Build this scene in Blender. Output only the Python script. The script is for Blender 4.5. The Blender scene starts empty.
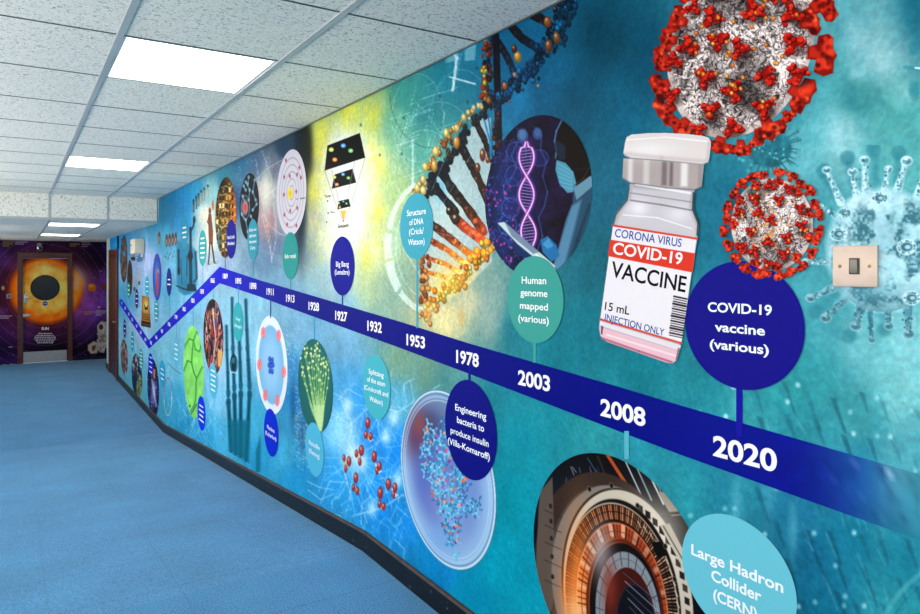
import bpy, bmesh, math, random
import numpy as np
from mathutils import Vector, Matrix

C = bpy.context.scene.collection
# ---------------------------------------------------------------- measured camera and corridor
F = 690.0; VX, VY = 17.0, 268.0; CXP = 460.0
TH = math.atan((CXP - VX) / F); CT, ST = math.cos(TH), math.sin(TH)
EYE = 1.414                      # eye above the near floor
WALL = 1.472                     # long right wall plane (x)
LEFT = -1.35
CEIL = EYE + 0.855
CEIL_FAR = EYE + 0.558
BULK = 9.23
R0, R1, DROP = 3.165, 8.745, 0.526    # ramp start / end / fall
ENDY = 16.56
CORNER = 15.05
MURAL_END = 13.12
NEAR_END = -4.4
PX, PY, TX0 = 0.60, 0.645, 0.318      # ceiling grid

def floor_z(y):
    return -DROP * min(1.0, max(0.0, (y - R0) / (R1 - R0)))

def on_wall(x, y, off=0.0):
    """points of the right wall as seen at frame position x, y (numpy ok) -> X, Y, Z"""
    w = WALL
    k = (x - VX) * CT / F
    t = w / k
    Yw = t * (CT - (x - CXP) / F * ST)
    Zw = EYE + t * (VY - y) / F
    return (w - off) + 0 * Yw, Yw, Zw

def on_end(x, y, off=0.0):
    t = ENDY / (CT - (x - CXP) / F * ST)
    Xw = t * (x - VX) * CT / F
    Zw = EYE + t * (VY - y) / F
    return Xw, (ENDY - off) + 0 * Xw, Zw

# ---------------------------------------------------------------- colour helpers
def hx(c):
    if isinstance(c, str):
        c = c.lstrip('#'); return np.array([int(c[i:i + 2], 16) / 255 for i in (0, 2, 4)])
    return np.array(c, float)
def lin(c):
    c = np.clip(np.asarray(c, float), 0, 1)
    return np.where(c <= 0.04045, c / 12.92, ((c + 0.055) / 1.055) ** 2.4)
def ss(e0, e1, v):
    t = np.clip((v - e0) / (e1 - e0), 0, 1); return t * t * (3 - 2 * t)

def hashn(ix, iy, seed):
    n = (ix.astype(np.int64) * 374761393 + iy.astype(np.int64) * 668265263 + seed * 1442695041) & 0xffffffff
    n = ((n ^ (n >> 13)) * 1274126177) & 0xffffffff
    return ((n ^ (n >> 16)) & 0xffff) / 65535.0
def vn(x, y, s, seed=0):
    x = x / s; y = y / s
    ix = np.floor(x); iy = np.floor(y); fx = x - ix; fy = y - iy
    fx = fx * fx * (3 - 2 * fx); fy = fy * fy * (3 - 2 * fy)
    ix = ix.astype(np.int64); iy = iy.astype(np.int64)
    a = hashn(ix, iy, seed); b = hashn(ix + 1, iy, seed); c = hashn(ix, iy + 1, seed); d = hashn(ix + 1, iy + 1, seed)
    return (a * (1 - fx) + b * fx) * (1 - fy) + (c * (1 - fx) + d * fx) * fy
def fbm(x, y, s, seed=0, o=4):
    v = 0; a = 1; t = 0
    for i in range(o):
        v = v + a * vn(x, y, s, seed + i * 17); t += a; a *= 0.55; s *= 0.5
    return v / t

# ---------------------------------------------------------------- painter for the printed pictures
class Pic:
    def __init__(s, X, Y, fill=None):
        s.X, s.Y = X, Y
        s.c = np.zeros(X.shape + (3,)); s.a = np.zeros(X.shape)
        s.xs = X[0]
        if fill is not None: s.c[:] = hx(fill); s.a[:] = 1
    @classmethod
    def rect(cls, x0, y0, x1, y1, step=0.6, fill=None):
        xs = np.linspace(x0, x1, max(3, int((x1 - x0) / step) + 1)); ys = np.linspace(y0, y1, max(3, int((y1 - y0) / step) + 1))
        X, Y = np.meshgrid(xs, ys); p = cls(X, Y, fill); p.reg = True; p.ys = ys; return p
    def sub(s, x0, x1, y0=None, y1=None):
        i0, i1 = np.searchsorted(s.xs, [x0, x1]); i0 = max(0, i0 - 1); i1 = min(len(s.xs), i1 + 1)
        j = slice(None)
        if getattr(s, 'reg', False) and y0 is not None:
            j0, j1 = np.searchsorted(s.ys, [y0, y1]); j = slice(max(0, j0 - 1), min(len(s.ys), j1 + 1))
        return (j, slice(i0, i1))
    def put(s, sl, m, col, alpha=True):
        col = hx(col) if isinstance(col, str) or np.ndim(col) == 1 else col
        m = np.clip(m, 0, 1); c = s.c[sl]; a = s.a[sl]
        if alpha == 'clip': m = m * a
        c[:] = c * (1 - m[..., None]) + col * m[..., None]
        if alpha is True: a[:] = np.maximum(a, m)
    def ell(s, cx, cy, rx, ry, col, a=1, soft=0.8, rot=0, alpha=True):
        R = max(rx, ry) + soft; sl = s.sub(cx - R, cx + R, cy - R, cy + R); X, Y = s.X[sl] - cx, s.Y[sl] - cy
        if X.size == 0: return
        if rot: q = math.radians(rot); X, Y = X * math.cos(q) + Y * math.sin(q), -X * math.sin(q) + Y * math.cos(q)
        d = (np.hypot(X / rx, Y / ry) - 1) * min(rx, ry)
        s.put(sl, a * np.clip(.5 - d / soft, 0, 1), col, alpha)
    def ring(s, cx, cy, rx, ry, w, col, a=1, a0=None, a1=None, alpha=True):
        R = max(rx, ry) + w; sl = s.sub(cx - R, cx + R, cy - R, cy + R); X, Y = s.X[sl] - cx, s.Y[sl] - cy
        if X.size == 0: return
        r = np.hypot(X / rx, Y / ry); d = np.abs(r - 1) * np.hypot(X, Y) / np.maximum(r, 1e-3) - w / 2
        m = a * np.clip(.5 - d / .8, 0, 1)
        if a0 is not None:
            an = np.degrees(np.arctan2(-Y, X)) % 360; m = m * (((an - a0) % 360) < ((a1 - a0) % 360))
        s.put(sl, m, col, alpha)
    def glow(s, cx, cy, rx, ry, col, a=1, alpha='clip'):
        sl = s.sub(cx - 3 * rx, cx + 3 * rx, cy - 3 * ry, cy + 3 * ry); X, Y = s.X[sl] - cx, s.Y[sl] - cy
        if X.size == 0: return
        s.put(sl, a * np.exp(-((X / rx) ** 2 + (Y / ry) ** 2)), col, alpha)
    def line(s, pts, w, col, a=1, soft=0.8, alpha=True, w1=None):
        n = len(pts) - 1
        for i in range(n):
            (x0, y0), (x1, y1) = pts[i], pts[i + 1]
            wa = w if w1 is None else w + (w1 - w) * i / n; wb = w if w1 is None else w + (w1 - w) * (i + 1) / n
            R = max(wa, wb) + soft
            sl = s.sub(min(x0, x1) - R, max(x0, x1) + R, min(y0, y1) - R, max(y0, y1) + R); X, Y = s.X[sl], s.Y[sl]
            if X.size == 0: continue
            L = max(1e-9, (x1 - x0) ** 2 + (y1 - y0) ** 2)
            t = np.clip(((X - x0) * (x1 - x0) + (Y - y0) * (y1 - y0)) / L, 0, 1)
            d = np.hypot(X - x0 - t * (x1 - x0), Y - y0 - t * (y1 - y0)) - (wa + (wb - wa) * t) / 2
            s.put(sl, a * np.clip(.5 - d / soft, 0, 1), col, alpha)
    def poly(s, pts, col, a=1, soft=0.8, alpha=True):
        P = np.array(pts, float); sl = s.sub(P[:, 0].min() - soft, P[:, 0].max() + soft, P[:, 1].min() - soft, P[:, 1].max() + soft)
        X, Y = s.X[sl], s.Y[sl]
        if X.size == 0: return
        ins = np.zeros(X.shape, bool); D = np.full(X.shape, 1e9)
        for i in range(len(P)):
            (x0, y0), (x1, y1) = P[i], P[(i + 1) % len(P)]
            L = max(1e-9, (x1 - x0) ** 2 + (y1 - y0) ** 2)
            t = np.clip(((X - x0) * (x1 - x0) + (Y - y0) * (y1 - y0)) / L, 0, 1)
            D = np.minimum(D, np.hypot(X - x0 - t * (x1 - x0), Y - y0 - t * (y1 - y0)))
            if y0 != y1:
                ins ^= ((y0 > Y) != (y1 > Y)) & (X < (x1 - x0) * (Y - y0) / (y1 - y0) + x0)
        d = np.where(ins, -D, D)
        s.put(sl, a * np.clip(.5 - d / soft, 0, 1), col, alpha)
    def field(s, fn, alpha='clip'):
        pass
    def sample(s, x, y):
        fx = np.clip((x - s.xs[0]) / (s.xs[1] - s.xs[0]), 0, len(s.xs) - 1.001); fy = np.clip((y - s.ys[0]) / (s.ys[1] - s.ys[0]), 0, len(s.ys) - 1.001)
        ix = fx.astype(int); iy = fy.astype(int); fx = (fx - ix)[..., None]; fy = (fy - iy)[..., None]
        c = s.c
        return (c[iy, ix] * (1 - fx) + c[iy, ix + 1] * fx) * (1 - fy) + (c[iy + 1, ix] * (1 - fx) + c[iy + 1, ix + 1] * fx) * fy

# ---------------------------------------------------------------- mesh helpers
def link(name, me, mat=None, parent=None, **kw):
    o = bpy.data.objects.new(name, me); C.objects.link(o)
    if mat is not None and me is not None and len(me.materials) == 0: me.materials.append(mat)
    if parent is not None: o.parent = parent
    for k, v in kw.items(): o[k] = v
    return o
def np_mesh(name, V, Fc, col=None):
    me = bpy.data.meshes.new(name); V = np.asarray(V, np.float32); Fc = np.asarray(Fc, np.int32)
    me.vertices.add(len(V)); me.vertices.foreach_set('co', V.ravel())
    n = Fc.shape[1]
    me.loops.add(Fc.size); me.loops.foreach_set('vertex_index', Fc.ravel())
    me.polygons.add(len(Fc)); me.polygons.foreach_set('loop_start', np.arange(len(Fc), dtype=np.int32) * n)
    me.polygons.foreach_set('loop_total', np.full(len(Fc), n, np.int32))
    if col is not None: paint(me, col)
    me.update(calc_edges=True); return me
def paint(me, col):
    at = me.color_attributes.new('Print', 'FLOAT_COLOR', 'POINT')
    n = len(me.vertices); c = np.ones((n, 4), np.float32)
    k = np.clip(hx(col) if isinstance(col, str) else np.asarray(col, float), 0, 1) ** 1.16      # ink density of the print
    g = (k @ np.array([.3, .59, .11]))[..., None]; c[:, :3] = lin(np.clip(g + (k - g) * 1.07, 0, 1))
    at.data.foreach_set('color', c.ravel())
def grid_faces(ny, nx):
    i = np.arange(ny * nx).reshape(ny, nx)
    return np.stack([i[:-1, :-1], i[1:, :-1], i[1:, 1:], i[:-1, 1:]], -1).reshape(-1, 4)
def grid_obj(name, X, Y, col, off, mat, parent, mask=None, proj=on_wall, **kw):
    px, py, pz = proj(X, Y, off); V = np.stack([px, py, pz], -1).reshape(-1, 3)
    Fc = grid_faces(*X.shape); col = col.reshape(-1, 3)
    if mask is not None:
        m = mask.reshape(-1); Fc = Fc[m[Fc].mean(1) > 0.42]
        u = np.unique(Fc); mp = np.zeros(len(V), np.int64); mp[u] = np.arange(len(u)); Fc = mp[Fc]; V = V[u]; col = col[u]
    return link(name, np_mesh(name, V, Fc, col), mat, parent, **kw)
def pic_obj(name, pic, off, mat, parent, proj=on_wall, thr=.42, **kw):
    return grid_obj(name, pic.X, pic.Y, pic.c, off, mat, parent, mask=(pic.a - thr + .42), proj=proj, **kw)

def wall_ellipse(cx, cy, rx, ry):
    """true ellipse on the wall plane for a disc whose frame extents are cx±rx, cy±ry"""
    _, ya, _ = on_wall(cx - rx, cy); _, yb, _ = on_wall(cx + rx, cy)
    t = WALL / ((cx - VX) * CT / F)
    _, _, zc = on_wall(cx, cy)
    return (ya + yb) / 2, zc, (ya - yb) / 2, ry * t / F
def to_px(Yw, Zw, Xw=WALL):
    u_ = Xw * CT - Yw * ST; d = Xw * ST + Yw * CT
    return CXP + F * u_ / d, VY - F * (Zw - EYE) / d
def disc_obj(name, cx, cy, rx, ry, off, mat, parent, pic=None, col=None, step=0.7, mid=True, **kw):
    yc, zc, a, b = wall_ellipse(cx, cy, rx, ry)
    if not mid: _, yc, _ = on_wall(cx, cy)
    ns = int(max(48, 2 * math.pi * max(rx, ry) / step)) if pic is not None else 96
    nr = int(max(4, max(rx, ry) / step)) if pic is not None else 2
    r = np.linspace(0.02, 1, nr)[:, None]; an = np.linspace(0, 2 * math.pi, ns + 1)[None, :-1]
    Yw = yc - a * r * np.cos(an); Zw = zc + b * r * np.sin(an)
    V = np.stack([np.full(Yw.shape, WALL - off), Yw, Zw], -1).reshape(-1, 3)
    i = np.arange(nr * ns).reshape(nr, ns); j = np.roll(i, -1, 1)
    Fc = np.stack([i[:-1], j[:-1], j[1:], i[1:]], -1).reshape(-1, 4)
    V = np.vstack([V, [[WALL - off, yc, zc]]]); c = len(V) - 1
    q = np.stack([i[0], np.full(ns, c), np.full(ns, c), j[0]], -1)[:, [0, 1, 3]]
    me = bpy.data.meshes.new(name); me.from_pydata(V.tolist(), [], Fc.tolist() + [list(map(int, t)) for t in q])
    if pic is not None:
        X, Y = to_px(V[:, 1], V[:, 2]); paint(me, pic.sample(X, Y))
    else: paint(me, col)
    return link(name, me, mat, parent, **kw)
def poly_obj(name, pts, off, col, mat, parent, proj=on_wall, **kw):
    V = [tuple(float(q) for q in proj(float(x), float(y), off)) for x, y in pts]
    me = bpy.data.meshes.new(name); me.from_pydata(V, [], [list(range(len(V)))]); paint(me, col)
    return link(name, me, mat, parent, **kw)

# text: letters as flat faces in local em units
_tc = {}
def letters(s, bold):
    if (s, bold) in _tc: return _tc[(s, bold)]
    cu = bpy.data.curves.new('lettering', 'FONT'); cu.body = s; cu.size = 1; cu.offset = bold; cu.resolution_u = 5
    cu.fill_mode = 'FRONT'
    o = bpy.data.objects.new('lettering', cu); C.objects.link(o)
    dg = bpy.context.evaluated_depsgraph_get(); me = o.evaluated_get(dg).to_mesh()
    V = np.array([v.co[:2] for v in me.vertices]); Fc = [list(p.vertices) for p in me.polygons]
    o.evaluated_get(dg).to_mesh_clear(); bpy.data.objects.remove(o); bpy.data.curves.remove(cu)
    _tc[(s, bold)] = (V, Fc); return V, Fc
CAP = 0.70
def text_lines(lines, off, col, mat, parent, name='caption_text', bold=0.02, proj=on_wall, **kw):
    """lines: (string, cx, cy, width, cap height[, slope]) in frame units; letters lie level on the wall"""
    VV = []; FF = []
    for ln in lines:
        s, cx, cy, w, h = ln[:5]; V, Fc = letters(s, bold)
        if len(V) == 0: continue
        x0, x1 = V[:, 0].min(), V[:, 0].max()
        u = (V[:, 0] - (x0 + x1) / 2) / (x1 - x0); v = (V[:, 1] - CAP / 2) / CAP
        if len(ln) > 5:                                   # free baseline: slope, lean
            sl, lean = ln[5], (ln[6] if len(ln) > 6 else 0)
            px = cx + u * w - v * h * lean; py = cy + u * w * sl - v * h
            P = np.stack(proj(px, py, off), -1)
        elif proj is on_wall:
            _, ya, _ = on_wall(cx - w / 2, cy); _, yb, _ = on_wall(cx + w / 2, cy); _, _, zc = on_wall(cx, cy)
            t = WALL / ((cx - VX) * CT / F)
            _, yc, _ = on_wall(cx, cy)
            P = np.stack([np.full(len(u), WALL - off), (ya + yb) / 2 - u * (ya - yb), zc + v * h * t / F], -1)
        else:
            P = np.stack(proj(cx + u * w, cy - v * h, off), -1)
        b = sum(len(q) for q in VV); VV.append(P); FF += [[i + b for i in f] for f in Fc]
    V = np.vstack(VV); me = bpy.data.meshes.new(name); me.from_pydata(V.tolist(), [], FF); paint(me, col)
    return link(name, me, mat, parent, **kw)

def box(bm, lo, hi, bev=0.0, mi=0):
    vs = [bm.verts.new((x, y, z)) for x in (lo[0], hi[0]) for y in (lo[1], hi[1]) for z in (lo[2], hi[2])]
    fs = [bm.faces.new([vs[i] for i in q]) for q in ((0, 1, 3, 2), (4, 6, 7, 5), (0, 4, 5, 1), (2, 3, 7, 6), (0, 2, 6, 4), (1, 5, 7, 3))]
    for f in fs: f.material_index = mi
    if bev > 0:
        es = list({e for f in fs for e in f.edges})
        bmesh.ops.bevel(bm, geom=es, offset=bev, segments=2, affect='EDGES', profile=0.7)
def bm_obj(name, bm, mats, parent=None, smooth=False, **kw):
    bmesh.ops.recalc_face_normals(bm, faces=bm.faces)
    me = bpy.data.meshes.new(name); bm.to_mesh(me); bm.free()
    for m in (mats if isinstance(mats, (list, tuple)) else [mats]): me.materials.append(m)
    if smooth:
        for p in me.polygons: p.use_smooth = True
        me.set_sharp_from_angle(angle=math.radians(40))
    o = link(name, me, None, parent)
    for k, v in kw.items(): o[k] = v
    return o
def box_obj(name, lo, hi, mat, parent=None, bev=0.0, **kw):
    bm = bmesh.new(); box(bm, lo, hi, bev); return bm_obj(name, bm, mat, parent, smooth=bev > 0, **kw)
def lathe(bm, prof, org, axis, seg=32):
    """prof: (distance along axis, radius)"""
    ax = Vector(axis).normalized(); s = ax.orthogonal().normalized(); q = ax.cross(s); org = Vector(org); rings = []
    for d, r in prof:
        rings.append([bm.verts.new(org + ax * d + (s * math.cos(2 * math.pi * k / seg) + q * math.sin(2 * math.pi * k / seg)) * r) for k in range(seg)])
    for a, b in zip(rings, rings[1:]):
        for k in range(seg): bm.faces.new((a[k], a[(k + 1) % seg], b[(k + 1) % seg], b[k]))
    bm.faces.new(rings[0][::-1]); bm.faces.new(rings[-1])
def thing(name, loc, label, cat, group=None):
    o = bpy.data.objects.new(name, None); C.objects.link(o); o.location = loc; o['label'] = label; o['category'] = cat
    o.empty_display_size = 0.1
    if group: o['group'] = group
    bpy.context.view_layer.update(); return o
def adopt(root):
    """children were built in world coordinates: keep them there"""
    for ch in root.children: ch.matrix_parent_inverse = Matrix.Translation(-root.location)

# ---------------------------------------------------------------- materials
def mat(name, col, rough=0.6, spec=0.4, metal=0.0, bump=0.0, bscale=200, var=0.0, vscale=5, coat=0.0):
    m = bpy.data.materials.new(name); m.use_nodes = True; nt = m.node_tree; b = nt.nodes['Principled BSDF']
    b.inputs['Base Color'].default_value = (*lin(hx(col)), 1); b.inputs['Roughness'].default_value = rough
    b.inputs['Specular IOR Level'].default_value = spec; b.inputs['Metallic'].default_value = metal
    b.inputs['Coat Weight'].default_value = coat
    tc = nt.nodes.new('ShaderNodeTexCoord')
    if var > 0:
        n = nt.nodes.new('ShaderNodeTexNoise'); n.inputs['Scale'].default_value = vscale; n.inputs['Detail'].default_value = 5
        nt.links.new(tc.outputs['Object'], n.inputs['Vector'])
        r = nt.nodes.new('ShaderNodeMapRange'); r.inputs[1].default_value = .3; r.inputs[2].default_value = .7
        r.inputs[3].default_value = 1 - var; r.inputs[4].default_value = 1 + var
        nt.links.new(n.outputs['Fac'], r.inputs[0])
        mx = nt.nodes.new('ShaderNodeVectorMath'); mx.operation = 'SCALE'; mx.inputs[0].default_value = lin(hx(col))
        nt.links.new(r.outputs[0], mx.inputs['Scale']); nt.links.new(mx.outputs[0], b.inputs['Base Color'])
    if bump > 0:
        n = nt.nodes.new('ShaderNodeTexNoise'); n.inputs['Scale'].default_value = bscale; n.inputs['Detail'].default_value = 3
        nt.links.new(tc.outputs['Object'], n.inputs['Vector'])
        bp = nt.nodes.new('ShaderNodeBump'); bp.inputs['Strength'].default_value = bump; bp.inputs['Distance'].default_value = 0.002
        nt.links.new(n.outputs['Fac'], bp.inputs['Height']); nt.links.new(bp.outputs[0], b.inputs['Normal'])
    return m
def print_mat(name, rough, grain):
    m = bpy.data.materials.new(name); m.use_nodes = True; nt = m.node_tree; b = nt.nodes['Principled BSDF']
    at = nt.nodes.new('ShaderNodeAttribute'); at.attribute_name = 'Print'
    tc = nt.nodes.new('ShaderNodeTexCoord')
    n = nt.nodes.new('ShaderNodeTexNoise'); n.inputs['Scale'].default_value = 90; n.inputs['Detail'].default_value = 4
    nt.links.new(tc.outputs['Object'], n.inputs['Vector'])
    r = nt.nodes.new('ShaderNodeMapRange'); r.inputs[1].default_value = .3; r.inputs[2].default_value = .7
    r.inputs[3].default_value = 1 - grain; r.inputs[4].default_value = 1 + grain; nt.links.new(n.outputs['Fac'], r.inputs[0])
    mx = nt.nodes.new('ShaderNodeVectorMath'); mx.operation = 'SCALE'
    nt.links.new(at.outputs['Color'], mx.inputs[0]); nt.links.new(r.outputs[0], mx.inputs['Scale'])
    if grain > 0:
        n2 = nt.nodes.new('ShaderNodeTexNoise'); n2.inputs['Scale'].default_value = 34; n2.inputs['Detail'].default_value = 5; n2.inputs['Roughness'].default_value = .65
        nt.links.new(tc.outputs['Object'], n2.inputs['Vector'])
        r3 = nt.nodes.new('ShaderNodeValToRGB'); r3.color_ramp.elements[0].position = .3; r3.color_ramp.elements[0].color = (.62, .84, .90, 1); r3.color_ramp.elements[1].position = .7; r3.color_ramp.elements[1].color = (1.0, 1.0, 1.0, 1)
        nt.links.new(n2.outputs['Fac'], r3.inputs[0]); m2 = nt.nodes.new('ShaderNodeVectorMath'); m2.operation = 'MULTIPLY'
        nt.links.new(mx.outputs[0], m2.inputs[0]); nt.links.new(r3.outputs[0], m2.inputs[1]); m3 = nt.nodes.new('ShaderNodeVectorMath'); m3.operation = 'SCALE'; m3.inputs['Scale'].default_value = 1.1
        nt.links.new(m2.outputs[0], m3.inputs[0]); mx = m3
    nt.links.new(mx.outputs[0], b.inputs['Base Color'])
    b.inputs['Roughness'].default_value = rough; b.inputs['Specular IOR Level'].default_value = 0.045
    return m
def emit(name, col, st):
    m = bpy.data.materials.new(name); m.use_nodes = True; nt = m.node_tree; nt.nodes.clear()
    e = nt.nodes.new('ShaderNodeEmission'); o = nt.nodes.new('ShaderNodeOutputMaterial')
    e.inputs[0].default_value = (*col, 1); e.inputs[1].default_value = st; nt.links.new(e.outputs[0], o.inputs[0]); return m

M_bg = print_mat('printed wall vinyl', 0.5, 0.13)
M_pr = print_mat('printed picture vinyl', 0.5, 0.0)
M_white = mat('wall paint', '#d9dcd8', 0.7, var=.03)
M_pale = mat('pale green paint', '#c3d8d2', 0.6, var=.04)
M_grid = mat('ceiling grid metal', '#b4b9b9', 0.45, var=.05)
M_trimw = mat('edge trim', '#7e857e', 0.5)
M_wood = mat('dark wood frame', '#5a2316', 0.4, var=.25, vscale=9, coat=.3)
M_woodd = mat('dark wood door', '#3c1710', 0.45, var=.25, vscale=6)
M_steel = mat('brushed steel', '#b9b4b0', 0.38, metal=.85, var=.08, vscale=30)
M_nickel = mat('satin nickel', '#b8a698', 0.42, metal=.75, var=.04, vscale=40)
M_chrome = mat('chrome', '#d5d5d8', 0.15, metal=1)
M_dgrey = mat('dark switch surround', '#3e3b36', 0.4)
M_rock = mat('grey metal rocker', '#6d6a60', 0.35, metal=.6)
M_cream = mat('cream enamel', '#d8cfb4', 0.45, var=.05)
M_black = mat('black glass', '#16120f', 0.15, spec=.5)
M_tray = mat('light tray', '#dfe3e2', 0.5)
FILL_GLOW = 3.0  # glow strength of the added left-wall windows
M_lamp = emit('light panel diffuser', (1.0, .93, .86), 8.0)
M_gap = mat('void above the tiles', '#202424', 0.9)
M_brassy = mat('brass screw', '#b08f4e', 0.35, metal=.9)

# fissured mineral tile
def tile_mat():
    m = bpy.data.materials.new('fissured ceiling tile'); m.use_nodes = True; nt = m.node_tree; b = nt.nodes['Principled BSDF']
    tc = nt.nodes.new('ShaderNodeTexCoord'); mp = nt.nodes.new('ShaderNodeMapping'); mp.inputs['Scale'].default_value = (1.0, 1.7, 1)
    nt.links.new(tc.outputs['Object'], mp.inputs[0])
    n = nt.nodes.new('ShaderNodeTexNoise'); n.inputs['Scale'].default_value = 74; n.inputs['Detail'].default_value = 2.5; n.inputs['Distortion'].default_value = 1.2
    nt.links.new(mp.outputs[0], n.inputs['Vector'])
    r = nt.nodes.new('ShaderNodeValToRGB'); r.color_ramp.elements[0].position = .34; r.color_ramp.elements[0].color = (*lin(hx('#858c85')), 1)
    r.color_ramp.elements[1].position = .43; r.color_ramp.elements[1].color = (*lin(hx('#fbf6ea')), 1)
    nt.links.new(n.outputs['Fac'], r.inputs[0])
    n2 = nt.nodes.new('ShaderNodeTexNoise'); n2.inputs['Scale'].default_value = 170; n2.inputs['Detail'].default_value = 2
    nt.links.new(tc.outputs['Object'], n2.inputs['Vector'])
    r2 = nt.nodes.new('ShaderNodeMapRange'); r2.inputs[1].default_value = .3; r2.inputs[2].default_value = .7; r2.inputs[3].default_value = .92; r2.inputs[4].default_value = 1.05
    nt.links.new(n2.outputs['Fac'], r2.inputs[0])
    mx = nt.nodes.new('ShaderNodeVectorMath'); mx.operation = 'SCALE'
    nt.links.new(r.outputs[0], mx.inputs[0]); nt.links.new(r2.outputs[0], mx.inputs['Scale']); nt.links.new(mx.outputs[0], b.inputs['Base Color'])
    bp = nt.nodes.new('ShaderNodeBump'); bp.inputs['Strength'].default_value = .5; bp.inputs['Distance'].default_value = .003
    nt.links.new(r.outputs[0], bp.inputs['Height']); nt.links.new(bp.outputs[0], b.inputs['Normal'])
    b.inputs['Roughness'].default_value = .85; b.inputs['Specular IOR Level'].default_value = .2
    return m
M_tile = tile_mat()
def carpet_mat():
    m = bpy.data.materials.new('blue carpet tiles'); m.use_nodes = True; nt = m.node_tree; b = nt.nodes['Principled BSDF']; N = nt.nodes.new; L = nt.links.new
    tc = N('ShaderNodeTexCoord')
    n = N('ShaderNodeTexNoise'); n.inputs['Scale'].default_value = 130; n.inputs['Detail'].default_value = 4; n.inputs['Roughness'].default_value = .75; L(tc.outputs['Object'], n.inputs['Vector'])
    r = N('ShaderNodeValToRGB'); r.color_ramp.elements[0].position = .32; r.color_ramp.elements[0].color = (*lin(hx('#1a5484')), 1)
    r.color_ramp.elements[1].position = .68; r.color_ramp.elements[1].color = (*lin(hx('#58a4d4')), 1); L(n.outputs['Fac'], r.inputs[0])
    n2 = N('ShaderNodeTexNoise'); n2.inputs['Scale'].default_value = 2.2; n2.inputs['Detail'].default_value = 4; L(tc.outputs['Object'], n2.inputs['Vector'])
    r2 = N('ShaderNodeMapRange'); r2.inputs[1].default_value = .3; r2.inputs[2].default_value = .7; r2.inputs[3].default_value = .88; r2.inputs[4].default_value = 1.1; L(n2.outputs['Fac'], r2.inputs[0])
    sep = N('ShaderNodeSeparateXYZ'); L(tc.outputs['Object'], sep.inputs[0])
    seams = []
    for ax, o in (('X', .11), ('Y', .29)):
        a = N('ShaderNodeMath'); a.operation = 'ADD'; a.inputs[1].default_value = 10 - o + .25; L(sep.outputs[ax], a.inputs[0])
        w = N('ShaderNodeMath'); w.operation = 'PINGPONG'; w.inputs[1].default_value = .25; L(a.outputs[0], w.inputs[0])
        c = N('ShaderNodeMapRange'); c.inputs[1].default_value = .2435; c.inputs[2].default_value = .2485; c.inputs[3].default_value = 1; c.inputs[4].default_value = .8 if ax == 'Y' else .9; L(w.outputs[0], c.inputs[0]); seams.append(c)
    q = N('ShaderNodeMath'); q.operation = 'MULTIPLY'; L(seams[0].outputs[0], q.inputs[0]); L(seams[1].outputs[0], q.inputs[1])
    q2 = N('ShaderNodeMath'); q2.operation = 'MULTIPLY'; L(q.outputs[0], q2.inputs[0]); L(r2.outputs[0], q2.inputs[1])
    mx = N('ShaderNodeVectorMath'); mx.operation = 'SCALE'; L(r.outputs[0], mx.inputs[0]); L(q2.outputs[0], mx.inputs['Scale']); L(mx.outputs[0], b.inputs['Base Color'])
    bp = N('ShaderNodeBump'); bp.inputs['Strength'].default_value = .6; bp.inputs['Distance'].default_value = .004; L(n.outputs['Fac'], bp.inputs['Height']); L(bp.outputs[0], b.inputs['Normal'])
    b.inputs['Roughness'].default_value = .9; b.inputs['Specular IOR Level'].default_value = .15; b.inputs['Sheen Weight'].default_value = .15
    return m
M_carpet = carpet_mat()
def skirt_mat():
    m = mat('scuffed black skirting', '#0b0c11', 0.4, spec=.25, bump=.4, bscale=40); nt = m.node_tree; b = nt.nodes['Principled BSDF']
    tc = nt.nodes.new('ShaderNodeTexCoord'); n = nt.nodes.new('ShaderNodeTexNoise'); n.inputs['Scale'].default_value = 38; n.inputs['Detail'].default_value = 6
    nt.links.new(tc.outputs['Object'], n.inputs['Vector'])
    r = nt.nodes.new('ShaderNodeValToRGB'); r.color_ramp.elements[0].position = .66; r.color_ramp.elements[0].color = (*lin(hx('#0c0d13')), 1)
    r.color_ramp.elements[1].position = .74; r.color_ramp.elements[1].color = (*lin(hx('#7d7673')), 1)
    nt.links.new(n.outputs['Fac'], r.inputs[0]); nt.links.new(r.outputs[0], b.inputs['Base Color']); return m
M_skirt = skirt_mat()
M_skirt_top = mat('worn skirting edge', '#3a2b28', 0.6, var=.3, vscale=20)

# ================================================================ THE SETTING
S = dict(kind='structure')
# floor with the ramp
bm = bmesh.new(); T = .12
for x0, x1, ys in ((LEFT, WALL, (NEAR_END, R0, R1, ENDY)), (WALL, 3.4, (CORNER, ENDY))):
    for ya, yb in zip(ys, ys[1:]):
        q = [bm.verts.new((x, y, floor_z(y) - dz)) for dz in (0, T) for x, y in ((x0, ya), (x1, ya), (x1, yb), (x0, yb))]
        for f in ((0, 1, 2, 3), (7, 6, 5, 4), (0, 4, 5, 1), (1, 5, 6, 2), (2, 6, 7, 3), (3, 7, 4, 0)): bm.faces.new([q[i] for i in f])
bm_obj('floor', bm, M_carpet, **S)
TOP = CEIL + .12
box_obj('wall_right', (WALL, NEAR_END, -.65), (WALL + .14, CORNER, TOP), M_pale, **S)
bm = bmesh.new(); fill_wins = [(y, y + 2.2) for y in (-3.9, -1.3, 1.3, 3.9, 6.5)] + [(10.9, 12.3), (14.3, 15.5)]  # left wall out of view; its windows are added to brighten the corridor
def fill_win_z(y): return (floor_z(y + 1) + .85, (CEIL if y < BULK - 1 else CEIL_FAR) - .14)
yp = NEAR_END
for ya, yb in fill_wins:
    a, b = fill_win_z(ya); box(bm, (LEFT - .14, yp, -.65), (LEFT, ya, TOP)); box(bm, (LEFT - .14, ya, -.65), (LEFT, yb, a)); box(bm, (LEFT - .14, ya, b), (LEFT, yb, TOP)); yp = yb
box(bm, (LEFT - .14, yp, -.65), (LEFT, ENDY, TOP)); bm_obj('wall_left', bm, M_white, **S)
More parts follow.
